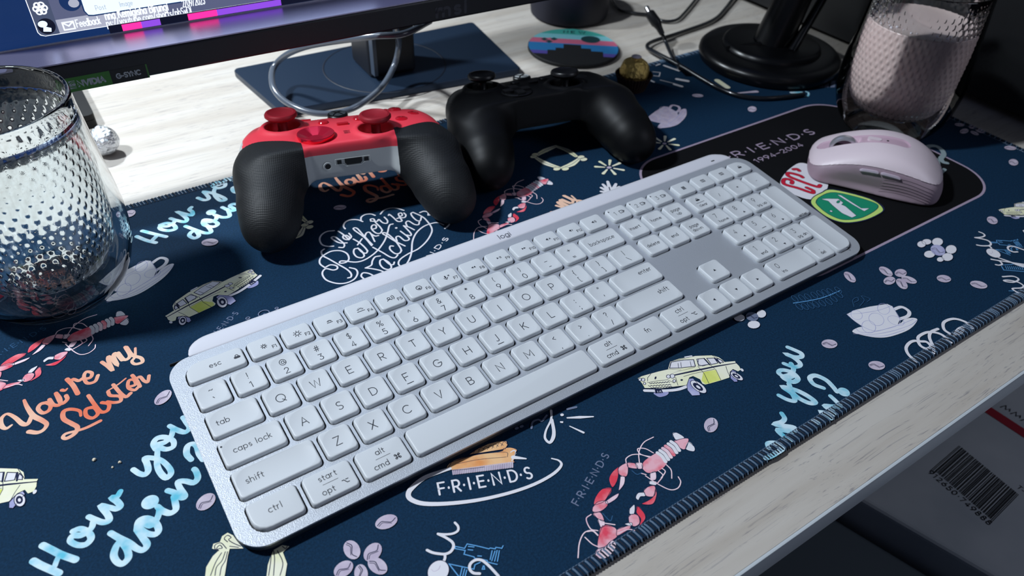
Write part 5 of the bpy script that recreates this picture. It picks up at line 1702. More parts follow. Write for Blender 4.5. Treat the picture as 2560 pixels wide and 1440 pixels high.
def controller(name, loc, rot, label, face, gripm, panel, button, stick, dpadm, elite=True, logo=None, group=None):
    global CTLMESH
    root = empty(name, loc, label, 'game controller', group)
    root.rotation_mode = 'QUATERNION'
    ang = float(np.linalg.norm(rot))
    root.rotation_quaternion = Matrix.Rotation(ang, 4, Vector(rot) / ang).to_quaternion()
    root.scale = (1.02, 1.02, 1.02)
    if CTLMESH is None:
        P, F = nets(controller_sdf, (-80, -70, -60), (80, 48, 12), 1.0)
        CTLMESH = (relax(P, F, 2), F)
    P, F = CTLMESH[0].copy(), CTLMESH[1]

    def g_grip(x, y, z):          # >0 on the rubber grips
        ax = np.abs(x)
        a = (-(y + 9.5) + 20.0 * np.clip((ax - 31) / 44, 0, 1) ** 1.15 + 16 * np.clip((-z - 12) / 20, 0, 1))
        b = ax - 30.5
        return np.minimum(a, b)
    Fb, Fg = split(P, F, g_grip)

    def g_pan(x, y, z):           # >0 on the front panel and underside
        return np.minimum(-(z + 5.6), -(y - 30 + .0 * x))
    Ff, Fp = split(P, Fb, g_pan)
    mesh_from('face_shell', P, Ff, face, root)
    mesh_from('underside_shell', P, Fp, panel, root)
    cgx = P[Fg].mean(1)[:, 0]
    for s in (-1, 1):
        mesh_from('grip', P, Fg[cgx * s > 0], gripm, root)

    zt = lambda x, y: 1.5 - .0011 * x * x - .004 * max(0, y - 12) ** 2
    # sticks
    for (sx, sy) in STX:
        mb = MB()
        mb.lathe([(0.01, -7.8), (11.4, -7.8)], 40, (sx, sy, 0))
        w = mb.build('stick_well', button if elite else DARK, root)
        mb = MB()
        mb.lathe([(7.5, -7.5), (6.8, -4.5), (4.4, -2), (3.2, 0), (3.2, 5.5), (4.5, 7.0), (9.2, 8.0), (10.8, 9.6), (10.8, 11.0), (10.0, 12.1), (8.6, 12.3), (7.6, 11.6), (.01, 11.0)], 44, (sx, sy, 0))
        mb.build('thumbstick', stick, root)
    # directional dish
    mb = MB()
    cx, cy = -20, -4
    if elite:
        rings = []
        N_ = 48
        for r, z in ((11.2, -1.2), (12.2, 2.2), (12.3, 3.4), (12.0, 3.8)):
            rings.append([(cx + r * math.cos(2 * math.pi * i / N_), cy + r * math.sin(2 * math.pi * i / N_), z) for i in range(N_)])
        # eight facets sinking to the middle
        inner = []
        for i in range(N_):
            a = 2 * math.pi * i / N_
            r = 4.2
            inner.append((cx + r * math.cos(a), cy + r * math.sin(a), 2.0))
        rings.append(inner)
        mb.loft(rings[:4], 0)
        oc = [(cx + 12.0 * math.cos(math.radians(22.5 + 45 * i)), cy + 12.0 * math.sin(math.radians(22.5 + 45 * i)), 3.8) for i in range(8)]
        ic = [(cx + 4.6 * math.cos(math.radians(22.5 + 45 * i)), cy + 4.6 * math.sin(math.radians(22.5 + 45 * i)), .6) for i in range(8)]
        for i in range(8):
            j = (i + 1) % 8
            a0, a1 = math.radians(22.5 + 45 * i), math.radians(22.5 + 45 * (i + 1))
            arcp = [(cx + 12.0 * math.cos(a0 + (a1 - a0) * t / 6), cy + 12.0 * math.sin(a0 + (a1 - a0) * t / 6), 3.8) for t in range(7)]
            mb.add(arcp + [ic[j], ic[i]], [tuple(range(9))])
        mb.add(ic, [tuple(range(8))])
    else:
        mb.lathe([(11, -2), (11.6, 1.2), (10.5, 1.8), (.01, 1.0)], 40, (cx, cy, 0))
        for (a, b_) in ((3.4, 10.5), (10.5, 3.4)):
            mb.prism(rounded(cx - a, cx + a, cy - b_, cy + b_, 1, 3), 0, 3.6)
    o = mb.build('directional_pad', dpadm, root, smooth=False)
    # buttons
    for (bx_, by_) in ((40, 8.6), (50.4, 19), (29.6, 19), (40, 29.4)):
        mb = MB()
        z0 = zt(bx_, by_) - (.6 if by_ < 25 else .1)
        mb.lathe([(6.4, z0 - 2), (6.4, z0 + .5), (5.9, z0 + .7), (5.5, z0 + .3), (5.4, z0 - .5)], 28, (bx_, by_, 0))
        mb.lathe([(5.2, z0 - 2), (5.2, z0 + 2.0), (4.7, z0 + 2.8), (3.2, z0 + 3.3), (.01, z0 + 3.5)], 28, (bx_, by_, 0))
        mb.build('face_button', button, root)
    for (bx_, by_) in ((-12, 19), (12, 19)):
        mb = MB()
        z0 = zt(bx_, by_) - .4
        mb.lathe([(3.6, z0 - 2), (3.6, z0 + 1.2), (3.1, z0 + 1.7), (.01, z0 + 1.9)], 24, (bx_, by_, 0))
        mb.build('menu_button', button, root)
    mb = MB()
    z0 = zt(0, 11) - .3
    mb.prism(rounded(-4, 4, 9.6, 12.4, 1.2, 4), z0 - 2, z0 + 1.6)
    mb.build('profile_button', button, root)
    if elite:
        mb = MB()
        for k in range(3):
            for w_ in (-1, 1):
                ribbon(mb, [(w_ * 1.6 - 1.2 + 1.6, -1.2 - 2.0 * k), (w_ * 1.6 + 1.2 + 1.6, -1.2 - 2.0 * k)], .8, 1.62, 0)
        mb.build('profile_lights', DARK, root)
    # round logo button with an X cut into a sphere mark
    mb = MB()
    z0 = zt(0, 34) + .4
    mb.lathe([(7.2, z0 - 3), (7.2, z0 + .8), (6.6, z0 + 1.4), (.01, z0 + 1.7)], 36, (0, 33.5, 0))
    zz = z0 + 1.85
    for s in (-1, 1):
        mb.add([(s * (x), 33.5 + y, zz) for x, y in [(5.4, 1.8), (5.9, 0), (5.2, -2.6), (3.9, -4.2), (3.0, -1.4), (1.5, .9), (3.0, 2.6), (4.6, 3.2)]][::s], [tuple(range(8))], 1)
    mb.add([(x, 33.5 + y, zz) for x, y in [(0, .2), (-1.6, -1.6), (-3.2, -4.6), (0, -5.8), (3.2, -4.6), (1.6, -1.6)]], [tuple(range(5, -1, -1))], 1)
    mb.add([(x, 33.5 + y, zz) for x, y in [(0, 3.0), (2.2, 4.4), (3.4, 4.8), (0, 5.9), (-3.4, 4.8), (-2.2, 4.4)]], [tuple(range(6))], 1)
    mb.build('logo_button', [DARK, logo or DARK], root, smooth=False)
    # front panel details
    if elite:
        def face_prism(pts, y1, nm, m_, back=1.5):
            q = MB()
            q.prism([(x, z) for x, z in pts], 0, 1)
            vv = []
            for (x, z, t) in q.v:
                vv.append((x, y1 if t else y1 + back, z))
            q.v = vv
            q.f = [tuple(reversed(f_)) for f_ in q.f]
            return q.build(nm, m_, root, smooth=False)
        yf = -20.6
        mb = MB()
        ringp = lambda r, y: [(-16.5 + r * math.cos(2 * math.pi * i / 28), y, -13.8 + r * math.sin(2 * math.pi * i / 28)) for i in range(28)]
        mb.loft([ringp(3.0, yf - .05), ringp(2.9, yf - .35), ringp(2.0, yf - .35), ringp(1.9, yf - .02)], 0)
        mb.loft([ringp(1.95, yf - .1), ringp(.01, yf - .1)], 1)
        mb.build('headset_jack', [panel, WELL], root)
        face_prism([(-5.2, -10.2), (6.2, -10.2), (6.2, -12.8), (5.0, -14.2), (-4.0, -14.2), (-5.2, -12.8)], yf - .25, 'expansion_port', WELL)
        for x0 in (-10.2, 7.6):
            face_prism([(x0, -10.6), (x0 + 2.8, -10.6), (x0 + 2.8, -13.0), (x0, -13.0)], yf - .25, 'port_contact', WELL)
        mb = MB()
        fr_ = [(-11.4, -9.6), (11.4, -9.6), (11.4, -13.6), (7.2, -13.8), (5.6, -15.2), (-4.6, -15.2), (-6, -13.8), (-11.4, -13.6)]
        for i in range(8):
            a, b_ = fr_[i], fr_[(i + 1) % 8]
            mb.tube([(a[0], yf - .1, a[1]), (b_[0], yf - .1, b_[1])], .18, 5)
        mb.build('port_frame', panel, root)
    # bumpers and triggers at the rear
    for s in (-1, 1):
        mb = MB()
        mb.tube([Vector((s * 18, 42.5, -8)), Vector((s * 36, 43.5, -8)), Vector((s * 52, 37, -9)), Vector((s * 60, 30, -10))], [4.2, 5, 5, 3.8], 12)
        mb.build('bumper', button, root)
        mb = MB()
        mb.tube([Vector((s * 44, 34, -16)), Vector((s * 45, 43, -21)), Vector((s * 46, 48, -30)), Vector((s * 46.5, 50, -36))], [9, 9, 7.5, 4.5], 14)
        mb.build('trigger', DARK, root)
    return root


RED = mat('red_soft_shell', (232, 62, 78), 0.46)
REDG = mat('red_gloss', (200, 20, 40), 0.12, Coat_Weight=1.0)
REDM = mat('red_metal', (226, 40, 72), 0.18, metal=0.65)
REDS = mat('red_stick', (150, 20, 36), 0.5, metal=0.2)
LOGOM = mat('grey_logo', (120, 130, 136), 0.25, metal=0.6)
GRIP = mat('textured_rubber', (11, 14, 17), 0.6)
nt = GRIP.node_tree
tc = nt.nodes.new('ShaderNodeTexCoord')
mp = nt.nodes.new('ShaderNodeMapping')
mp.inputs['Rotation'].default_value = (0, 0, .3)
wv = nt.nodes.new('ShaderNodeTexVoronoi')
wv.inputs['Scale'].default_value = 900
wv.inputs['Randomness'].default_value = 0.0
bp = nt.nodes.new('ShaderNodeBump')
bp.inputs['Strength'].default_value = .5
bp.inputs['Distance'].default_value = .0004
nt.links.new(tc.outputs['Object'], mp.inputs['Vector'])
nt.links.new(mp.outputs['Vector'], wv.inputs['Vector'])
nt.links.new(wv.outputs['Distance'], bp.inputs['Height'])
nt.links.new(bp.outputs['Normal'], nt.nodes['Principled BSDF'].inputs['Normal'])
PANEL = mat('pale_grey_panel', (196, 200, 200), 0.45)
controller('game_controller', (154.4, 209.6, 52.2), (-.122, .032, -.238), 'red game controller with black textured grips and a pale grey front panel, behind the keyboard',
           RED, GRIP, PANEL, REDG, REDS, REDM, True, LOGOM)
BLK = mat('black_soft_shell', (6, 7, 9), 0.5, spec=.25)
LOGOW = mat('white_logo', (200, 204, 206), 0.4)
controller('game_controller', (315, 207, 47.9), (-.188, .018, -.196), 'all-black game controller with a white logo button, to the right of the red one', BLK, BLK, BLK, DARK, DARK, DARK, False, LOGOW)

# ---------------------------------------------------------------- mouse
MH = 33.0


_tx = np.linspace(0, 1, 201)
_ty = np.interp(_tx, [0, .08, .2, .35, .5, .65, .8, .9, 1.0], [12, 20.5, 28.5, 33.2, 34.0, 31.0, 25.2, 19.8, 13.5])
for _ in range(6):
    _ty[1:-1] = np.convolve(_ty, np.ones(15) / 15, 'same')[1:-1] * (np.abs(_tx[1:-1] - .5) < .46) + _ty[1:-1] * (np.abs(_tx[1:-1] - .5) >= .46)
_wy = np.linspace(-56, 56, 225)
_ww = np.interp(_wy, [-50, -35, -10, 15, 40, 50], [27.5, 31.5, 31.5, 29, 28, 26.5])
for _ in range(4):
    _ww[15:-15] = np.convolve(_ww, np.ones(21) / 21, 'same')[15:-15]


def mtop(Y):
    t = np.clip((Y + 50) / 100, 0, 1)
    return np.interp(t, _tx, _ty)


def mouse_sdf(X, Y, Z):
    w = np.interp(Y, _wy, _ww)
    pinch = 5.0 * np.exp(-((Y - 2) / 28) ** 2) * np.clip((20 - Z) / 20, 0, 1) * np.clip((Z) / 6, 0, 1)
    wl = w - pinch - .16 * np.maximum(0, Z - 14)
    t = np.sqrt((np.abs(X) / (w + 2)) ** 2)
    top = mtop(Y) - 7.5 * t ** 2.6
    d = smax(Z - top, np.abs(X) - wl, 9)
    e = (np.abs(X) / 33) ** 2.6 * 9
    d = smax(d, np.abs(Y + 0 * X) - (50.2 - e), 7)
    return smax(d, -(Z - .6), 2.2)


P, F = nets(mouse_sdf, (-38, -56, -4), (38, 56, 38), .8)
P = relax(P, F, 2)
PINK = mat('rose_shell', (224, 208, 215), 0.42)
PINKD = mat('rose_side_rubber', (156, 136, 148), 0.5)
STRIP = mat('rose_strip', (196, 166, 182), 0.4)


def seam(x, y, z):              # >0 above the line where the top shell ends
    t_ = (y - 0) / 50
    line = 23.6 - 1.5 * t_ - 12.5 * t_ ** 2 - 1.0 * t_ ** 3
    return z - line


mo = empty('mouse', (514.5, 28.5, .6), 'pale pink wireless mouse standing on the dark pad print beside the keyboard', 'mouse')
fd = math.atan2(70 + 15, 480 - 541) - math.pi / 2
mo.rotation_euler = (0, 0, fd)
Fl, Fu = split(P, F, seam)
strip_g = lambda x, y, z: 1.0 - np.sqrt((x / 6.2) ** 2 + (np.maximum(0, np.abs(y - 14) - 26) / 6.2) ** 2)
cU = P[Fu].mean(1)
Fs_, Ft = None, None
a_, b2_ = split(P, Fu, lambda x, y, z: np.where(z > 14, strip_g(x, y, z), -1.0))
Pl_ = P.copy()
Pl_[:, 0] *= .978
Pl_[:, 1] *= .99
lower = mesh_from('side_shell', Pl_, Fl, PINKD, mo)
Pc = P.copy()
mesh_from('top_shell', Pc, a_, PINK, mo)
Ps = P.copy()
inn = np.clip(strip_g(P[:, 0], P[:, 1], P[:, 2]) * 5, 0, 1)
Ps[:, 2] -= 1.0 * inn
slot = (np.abs(Ps[:, 0]) < 3.6) & (np.abs(Ps[:, 1] - 27) < 10.4) & (Ps[:, 2] > 14)
Ps[slot, 2] -= 6.0
mesh_from('centre_strip', Ps, b2_, STRIP, mo)
mb = MB()
rings = []
for i in range(40):
    a = 2 * math.pi * i / 40
    rings.append([(x, 27 + r * math.cos(a), 19.0 + r * math.sin(a)) for x, r in ((-3.4, 8.6), (-3.0, 10.2), (-1.4, 10.9), (1.4, 10.9), (3.0, 10.2), (3.4, 8.6))])
mb.loft(rings + [rings[0]], 0, close=True)
mb.build('scroll_wheel', mat('steel_wheel', (214, 214, 220), 0.32, metal=.75), mo)['label'] = 'polished metal scroll wheel'
mb = MB()
mb.prism(rounded(-3.9, 3.9, 17, 37.5, 3.8, 6), 20, 21)
w = mb.build('wheel_slot', mat('wheel_slot_dark', (40, 30, 40), 0.5), mo, smooth=False)
mb = MB()
z = float(mtop(np.array(7.0)))
mb.prism(rounded(-2.3, 2.3, 2, 12, 2.2, 6), z - 2.5, z + .1)
o = mb.build('mode_button', PINK, mo)
o.rotation_euler = (math.radians(-1.5), 0, 0)
mb = MB()
mb.lathe([(1.0, 0), (.7, .15), (.01, .15)], 16, (0, -1.5, float(mtop(np.array(-1.5))) - 1.0))
mb.build('status_light', DARK, mo)
SILV = mat('bright_button', (226, 214, 228), 0.2, metal=.5)
for (y0, y1) in ((1.0, 14.0), (-14.5, -.6)):
    mb = MB()
    n = 8
    rr_ = []
    for i in range(n + 1):
        y = y0 + (y1 - y0) * i / n
        zl = 23.6 - 1.5 * y / 50 - 12.5 * (y / 50) ** 2 - 3.6
        # find the side surface
        xs = -40.0
        while mouse_sdf(np.array(xs), np.array(y), np.array(zl)) > 0:
            xs += .1
        h_ = 1.25 if 0 < i < n else .5
        rr_.append([(xs + .8, y, zl + h_), (xs - 1.0, y, zl + h_ * .9), (xs - 1.5, y, zl), (xs - .8, y, zl - h_), (xs + .8, y, zl - h_)])
    mb.loft(rr_, 0, True, True)
    mb.build('thumb_button', SILV, mo)
mb = MB()
for k in range(6):
    pts = []
    for i in range(13):
        y = -40 + 36 * i / 12
        zl = 3.5 + k * 2.1 + 3.0 * math.sin((y + 40) / 36 * math.pi * .9) + k * .02 * (y + 40)
        xs = -42.0
        while mouse_sdf(np.array(xs), np.array(y), np.array(zl)) > 0 and xs < 0:
            xs += .1
        pts.append((xs + .25, y, zl))
    mb.tube(pts, .14, 6)
mb.build('side_ripple', PINKD, mo)
# ---------------------------------------------------------------- monitor
U2 = np.array([math.cos(math.radians(-2.0)), math.sin(math.radians(-2.0)), 0])
NRM = np.array([-U2[1], U2[0], 0]) * -1          # towards the viewer
MP0 = np.array([132.4, 255.2, 97.0])             # a point on the lower front edge


def mloc(s, d, z):
    """s along the monitor from its left end, d behind its front plane, z up"""
    p = MP0 + U2 * (s - 175.0) - NRM * d
    return (p[0], p[1], z)


MW = 640.0
mon = empty('monitor', (250, 360, DZ), 'large monitor with a lit screen, glossy lower ledge and a square dark stand base', 'monitor')
BEZ = mat('bezel_black', (18, 19, 28), 0.4, bump=(900, .1))
LEDGE = mat('brushed_ledge', (176, 170, 196), 0.32, metal=0.85, bump=(1200, .15))
EDGE_GLOW = mat('edge_glow_strip', (225, 225, 232), 0.3, metal=.4)  # pale strip added in place of the glow along the screen's lower edge
ZB, ZL = 97.0, 114.8
mb = MB()
ss = (0, MW)


def slab(mb, d0, d1, z0, z1, s0=0.0, s1=MW, mi=0):
    v = [mloc(s, d, z) for z in (z0, z1) for s, d in ((s0, d0), (s1, d0), (s1, d1), (s0, d1))]
    mb.add(v, [(3, 2, 1, 0), (4, 5, 6, 7), (0, 1, 5, 4), (1, 2, 6, 5), (2, 3, 7, 6), (3, 0, 4, 7)], mi)


slab(mb, 0, 42, ZB, ZL - .8)
slab(mb, 32, 42, ZL - .8, 470)
o = mb.build('bezel', BEZ, smooth=False)
local(o, mon)
bev = o.modifiers.new('b', 'BEVEL')
bev.width = .0015
bev.segments = 2
mb = MB()
slab(mb, .4, 32, ZL - .8, ZL)
local(mb.build('reflecting_ledge', LEDGE, smooth=False), mon)
mb = MB()
slab(mb, 30.8, 32.2, ZL, ZL + .9)
local(mb.build('edge_glow_strip', EDGE_GLOW, smooth=False), mon)

SD = 31.8                                        # screen plane


def spx(x, y, lift=0.0):
    p0 = np.array(mloc(0, SD - lift, 0))
    p = on_plane(x, y, p0, NRM)
    return tuple(p)


def emat(name, rgb, s=1.0, noise=None):
    m = mat('screen_' + name, (4, 4, 6), 0.25, noise=None)
    b = m.node_tree.nodes['Principled BSDF']
    b.inputs['Emission Color'].default_value = lin(rgb) + (1,)
    b.inputs['Emission Strength'].default_value = s
    return m


S_BG, S_WIN, S_SIDE, S_WHITE, S_TXT, S_PINK, S_VIO, S_DARK, S_GREY = (emat('navy', (20, 48, 98), 1), emat('window', (92, 98, 130), 1), emat('sidebar', (74, 84, 112), 1), emat('white', (206, 228, 255), 1.5),
    emat('text', (232, 238, 250), 1.2), emat('pink', (240, 40, 130), 2.0), emat('violet', (124, 66, 196), 1.5), emat('taskbar', (14, 18, 38), 1), emat('pale', (176, 180, 200), 1))
mb = MB()
p0 = mloc(2, SD, ZL + .9)
p1 = mloc(MW - 2, SD, ZL + .9)
p2_ = mloc(MW - 2, SD, 462)
p3 = mloc(2, SD, 462)
mb.add([p0, p1, p2_, p3], [(0, 1, 2, 3)], 0)
local(mb.build('screen', [S_BG], smooth=False), mon)
ui = MB()
UM = [S_BG, S_WIN, S_SIDE, S_WHITE, S_TXT, S_PINK, S_VIO, S_DARK, S_GREY]
# coordinates on the screen: s along, z up.  Convert the photo pixels once.


def sz(x, y):
    p = np.array(spx(x, y))
    return ((p - np.array(mloc(0, SD, 0))) @ U2, p[2])


def spoly(pts, mi, lift, px=True):
    q = [sz(*p) if px else p for p in pts]
    ui.add([mloc(s, SD - lift, z) for s, z in q], [tuple(range(len(q)))], mi)


wl = sz(62, -2)[0]
wb = sz(120, 90)[1]
wr = MW - 60
ztop = 440
spoly([(wl, wb + 3), (wl + 1, wb + 1), (wl + 3.5, wb), (wr, wb), (wr, ztop), (wl, ztop)], 4, .1, False)
spoly([(wl + .5, wb + 3), (wl + 1.5, wb + 1.5), (wl + 3.5, wb + .5), (wr - .5, wb + .5), (wr - .5, ztop), (wl + .5, ztop)], 1, .2, False)
sb = sz(147, 75)[0]
spoly([(wl + .5, wb + 3), (wl + 1.5, wb + 1.5), (wl + 3.5, wb + .5), (sb, wb + .5), (sb, ztop), (wl + .5, ztop)], 2, .3, False)
# feedback row, taskbar and its lit icons
fz = sz(150, 48)[1]
spoly([(sb, wb + .5), (sb + 62, wb + .5), (sb + 62, fz), (sb, fz)], 8, .25, False)
tz = sz(310, 55)[1]
zt0 = ZL + 1.0
ui_y = sz(310, 72)[1]
ts = sz(268, 60)[0]
ts0, ts1 = sz(306, 72)[0], sz(398, 45)[0]
tu0, tu1 = sz(470, 45)[0], sz(700, -5)[0]
th = max(3.5, sz(310, 57)[1] - zt0)
spoly([(2, zt0), (MW - 2, zt0), (MW - 2, wb - .2), (2, wb - .2)], 0, .12, False)
spoly([(ts, zt0), (MW - 4, zt0), (MW - 4, zt0 + th), (ts, zt0 + th)], 7, .9, False)
for a, b_ in ((ts0, ts1), (tu0, tu1)):
    n = 10
    for k in range(n):
        x0_, x1_ = a + (b_ - a) * k / n, a + (b_ - a) * (k + 1) / n
        spoly([(x0_, zt0 + .2), (x1_, zt0 + .2), (x1_, zt0 + th - .6), (x0_, zt0 + th - .6)], 5 if k < (5 if a == ts0 else 3) else 6, 1.0, False)
# white dialog, extended above the view to brighten the keyboard plate
dl = sz(203, 0)[0]
db = sz(235, 36)[1]
spoly([(dl - .8, db + 3), (dl + 1, db - .4), (dl + 4, db - .8), (dl + 191, db - .8), (dl + 191, 456), (dl - .8, 456)], 0, .5, False)
spoly([(dl, db + 3), (dl + 1.3, db + .5), (dl + 4, db), (dl + 190, db), (dl + 190, 455), (dl, 455)], 3, .6, False)


def stext(s, x0, y0, x1, y1, h, w, mi, track=.16):
    a, b_ = sz(x0, y0), sz(x1, y1)
    st_, tw = text_strokes(s, 1.0, track)
    L = math.hypot(b_[0] - a[0], b_[1] - a[1])
    sx = L / tw
    tmp = MB()
    for q in st_:
        ribbon(tmp, [(a[0] + x * sx, a[1] + y * h) for x, y in q], w, 0, mi)
    base = len(ui.v)
    ui.v += [mloc(x, SD - .8, z) for x, z, _ in tmp.v]
    ui.f += [tuple(base + i for i in f_) for f_ in tmp.f]
    ui.m += tmp.m


stext('Feedback', 193, 67, 251, 54, 4.4, .62, 4)
stext('nna Kemigisha Birungi', 265, 48, 421, 24, 4.8, .85, 4)
stext('2/09/2023', 457, 17, 512, 6, 4.4, .6, 4)
stext('ps://youtube.com/shorts/phSyDL', 268, 66, 484, 32, 4.4, .6, 4)
stext('Post', 240, 25, 266, 21, 3.0, .3, 8)
stext('Image', 300, 16, 332, 11, 3.0, .3, 8)
a = sz(161, 74)
bxw, bxh = 6.0, 4.4
for q in ([(0, 0), (bxw, 0), (bxw, bxh), (0, bxh), (0, 0)], [(0, bxh), (bxw / 2, bxh * .45), (bxw, bxh)]):
    tmp = MB()
    ribbon(tmp, [(a[0] + x, a[1] + z) for x, z in q], .9, 0, 4)
    base = len(ui.v)
    ui.v += [mloc(x, SD - .8, z) for x, z, _ in tmp.v]
    ui.f += [tuple(base + i for i in f_) for f_ in tmp.f]
    ui.m += tmp.m
c_ = sz(100, 20)
for k in range(6):
    an = math.radians(60 * k)
    cc = (c_[0] + 2.2 * math.cos(an), c_[1] + 2.2 * math.sin(an))
    tmp = MB()
    ribbon(tmp, [(cc[0] + 1.5 * math.cos(t), cc[1] + 1.5 * math.sin(t)) for t in np.linspace(0, 6.3, 14)], .9, 0, 4)
    base = len(ui.v)
    ui.v += [mloc(x, SD - .8, z) for x, z, _ in tmp.v]
    ui.f += [tuple(base + i for i in f_) for f_ in tmp.f]
    ui.m += tmp.m
c_ = sz(116, 65)
spoly([(c_[0] + 4.8 * math.cos(t), c_[1] + 4.8 * math.sin(t)) for t in np.linspace(0, 6.283, 25)[:-1]], 7, .5, False)
spoly([(c_[0] - 1.6 + 2.6 * math.cos(t), c_[1] + 1.6 + 2.0 * math.sin(t)) for t in np.linspace(0, 6.283, 15)[:-1]], 3, .6, False)
spoly([(c_[0] - 2.6, c_[1] - 2.8), (c_[0] + 1.6, c_[1] - 3.6), (c_[0] + 2.2, c_[1] - 1.4), (c_[0] - 1.6, c_[1] + .4)], 3, .6, False)
c_ = sz(175, 2)
spoly([(c_[0] + 6 * math.cos(t), c_[1] + 6 * math.sin(t)) for t in np.linspace(0, 6.283, 25)[:-1]], 0, .55, False)
spoly([(c_[0] + 1.5 + 3.0 * math.cos(t), c_[1] - 1.5 + 2.6 * math.sin(t)) for t in np.linspace(0, 6.283, 15)[:-1]], 8, .58, False)
local(ui.build('screen_window', UM, smooth=False), mon)['label'] = 'lit window and taskbar shown on the screen'

# stickers and the printed maker name on the bezel front


def bpx(x, y, lift=.15):
    p = on_plane(x, y, np.array(mloc(0, -lift, 0)), NRM)
    return p


def bsz(x, y):
    p = bpx(x, y)
    return ((p - np.array(mloc(0, 0, 0))) @ U2, p[2])


stk = MB()
GRN = mat('sticker_green', (60, 128, 44), 0.4)
STB = mat('sticker_black', (10, 11, 14), 0.4)
STW = mat('sticker_grey_letter', (176, 184, 190), 0.4)
zc0, zc1 = bsz(278, 212)[1], bsz(278, 176)[1]
s0_, s1_, s2_ = bsz(150, 205)[0], bsz(278, 195)[0], bsz(370, 175)[0]


def bpoly(pts, mi, lift):
    stk.add([mloc(s, -lift, z) for s, z in pts], [tuple(range(len(pts)))], mi)


def btext(mbx, s, s0, s1, z0, h, w, mi, lift, track=.14):
    st_, tw = text_strokes(s, 1.0, track)
    tmp = MB()
    for q in st_:
        ribbon(tmp, [(s0 + x * (s1 - s0) / tw, z0 + y * h) for x, y in q], w, 0, mi)
    base = len(mbx.v)
    mbx.v += [mloc(x, -lift, z) for x, z, _ in tmp.v]
    mbx.f += [tuple(base + i for i in f_) for f_ in tmp.f]
    mbx.m += tmp.m


bpoly([(s0_, zc0), (s1_, zc0), (s1_, zc1), (s0_, zc1)], 0, .12)
bpoly([(s1_, zc0), (s2_, zc0), (s2_, zc1), (s1_, zc1)], 1, .12)
bpoly([(s2_ - .9, zc0), (s2_, zc0), (s2_, zc1), (s2_ - .9, zc1)], 0, .2)
hh = zc1 - zc0
bt0 = bsz(196, 210)[0]
btext(stk, 'NVIDIA', bt0, s1_ - 3.5, zc0 + hh * .32, hh * .36, 1.15, 2, .25)
l0 = bsz(172, 210)[0]
bpoly([(l0, zc0 + hh * .22), (bt0 - 1.5, zc0 + hh * .22), (bt0 - 1.5, zc0 + hh * .78), (l0, zc0 + hh * .78)], 2, .2)
tmp = MB()
for r_ in (2.6, 1.5):
    ribbon(tmp, [(l0 + 2.6 + r_ * math.cos(t), zc0 + hh * .5 + r_ * .75 * math.sin(t)) for t in np.linspace(-2.6, 2.6, 14)], .5, 0, 0)
base = len(stk.v)
stk.v += [mloc(x, -.3, z) for x, z, _ in tmp.v]
stk.f += [tuple(base + i for i in f_) for f_ in tmp.f]
stk.m += tmp.m
btext(stk, 'G-SYNC', s1_ + 3.2, s2_ - 4.5, zc0 + hh * .36, hh * .32, .8, 2, .25)
local(stk.build('bezel_sticker', [GRN, STB, STW], smooth=False), mon)['label'] = 'green and black sticker on the bezel'
lg_ = MB()
m0, m1 = bsz(1092, 30)[0], bsz(1168, 14)[0]
zc = bsz(1130, 36)[1]
btext(lg_, 'msi', m0, m1, zc, 9.5, 2.2, 0, .15, .2)
local(lg_.build('maker_name', [mat('maker_grey', (52, 55, 66), 0.35)], smooth=False), mon)

# stand
STB_ = mat('stand_slate', (32, 48, 68), 0.42, metal=.3)
bq = [at(585, 190, DZ)[:2], at(706, 296, DZ)[:2], at(1304, 188, DZ)[:2], at(1183, 70, DZ)[:2]]
cxy = sum(bq) / 4


def rnd_poly(q, r, n=5):
    out = []
    k = len(q)
    for i in range(k):
        a, b_, c = q[i - 1], q[i], q[(i + 1) % k]
        u = (a - b_) / np.linalg.norm(a - b_)
        v = (c - b_) / np.linalg.norm(c - b_)
        s_, e_ = b_ + u * r, b_ + v * r
        for t in np.linspace(0, 1, n):
            out.append(tuple((1 - t) ** 2 * s_ + 2 * t * (1 - t) * b_ + t * t * e_))
    return out


olb = rnd_poly(bq, 5)
mb = MB()
sh = lambda f_: [(cxy[0] + (x - cxy[0]) * f_, cxy[1] + (y - cxy[1]) * f_) for x, y in olb]
mb.loft([[(x, y, z) for x, y in sh(f_)] for f_, z in ((.985, DZ), (1, DZ + 1), (1, DZ + 6), (.992, DZ + 7))], 0, True, True)
local(mb.build('stand_base', STB_), mon)
mb = MB()
mb.lathe([(56.2, 0), (56.6, .25), (57.4, .25), (57.8, 0)], 72, (270, 392, DZ + 7.05))
local(mb.build('base_ring', mat('ring_dark', (16, 24, 38), .5)), mon)
mb = MB()
mb.prism([(246, 372), (290, 366), (292, 412), (248, 418)], DZ + 7, 230)
o = local(mb.build('stand_column', mat('column_black', (9, 11, 20), .45), smooth=False), mon)
bev = o.modifiers.new('b', 'BEVEL')
bev.width = .004
bev.segments = 3
mb = MB()
mb.box(247, 250.5, 364.5, 372, DZ + 12, 228)
local(mb.build('column_cover', mat('cover_grey', (60, 70, 84), .35), smooth=False), mon)

mb = MB()
mb.box(252, 286, 296, 372, 180, 226)
local(mb.build('stand_arm', MATS['column_black'], smooth=False), mon)

# cable hanging in a ring below the monitor
CABLE = mat('black_cable', (24, 27, 32), 0.22, Coat_Weight=.5)


def cpath(pts, per=8):
    return [Vector(p) for p in spline([tuple(p) for p in pts], per)]


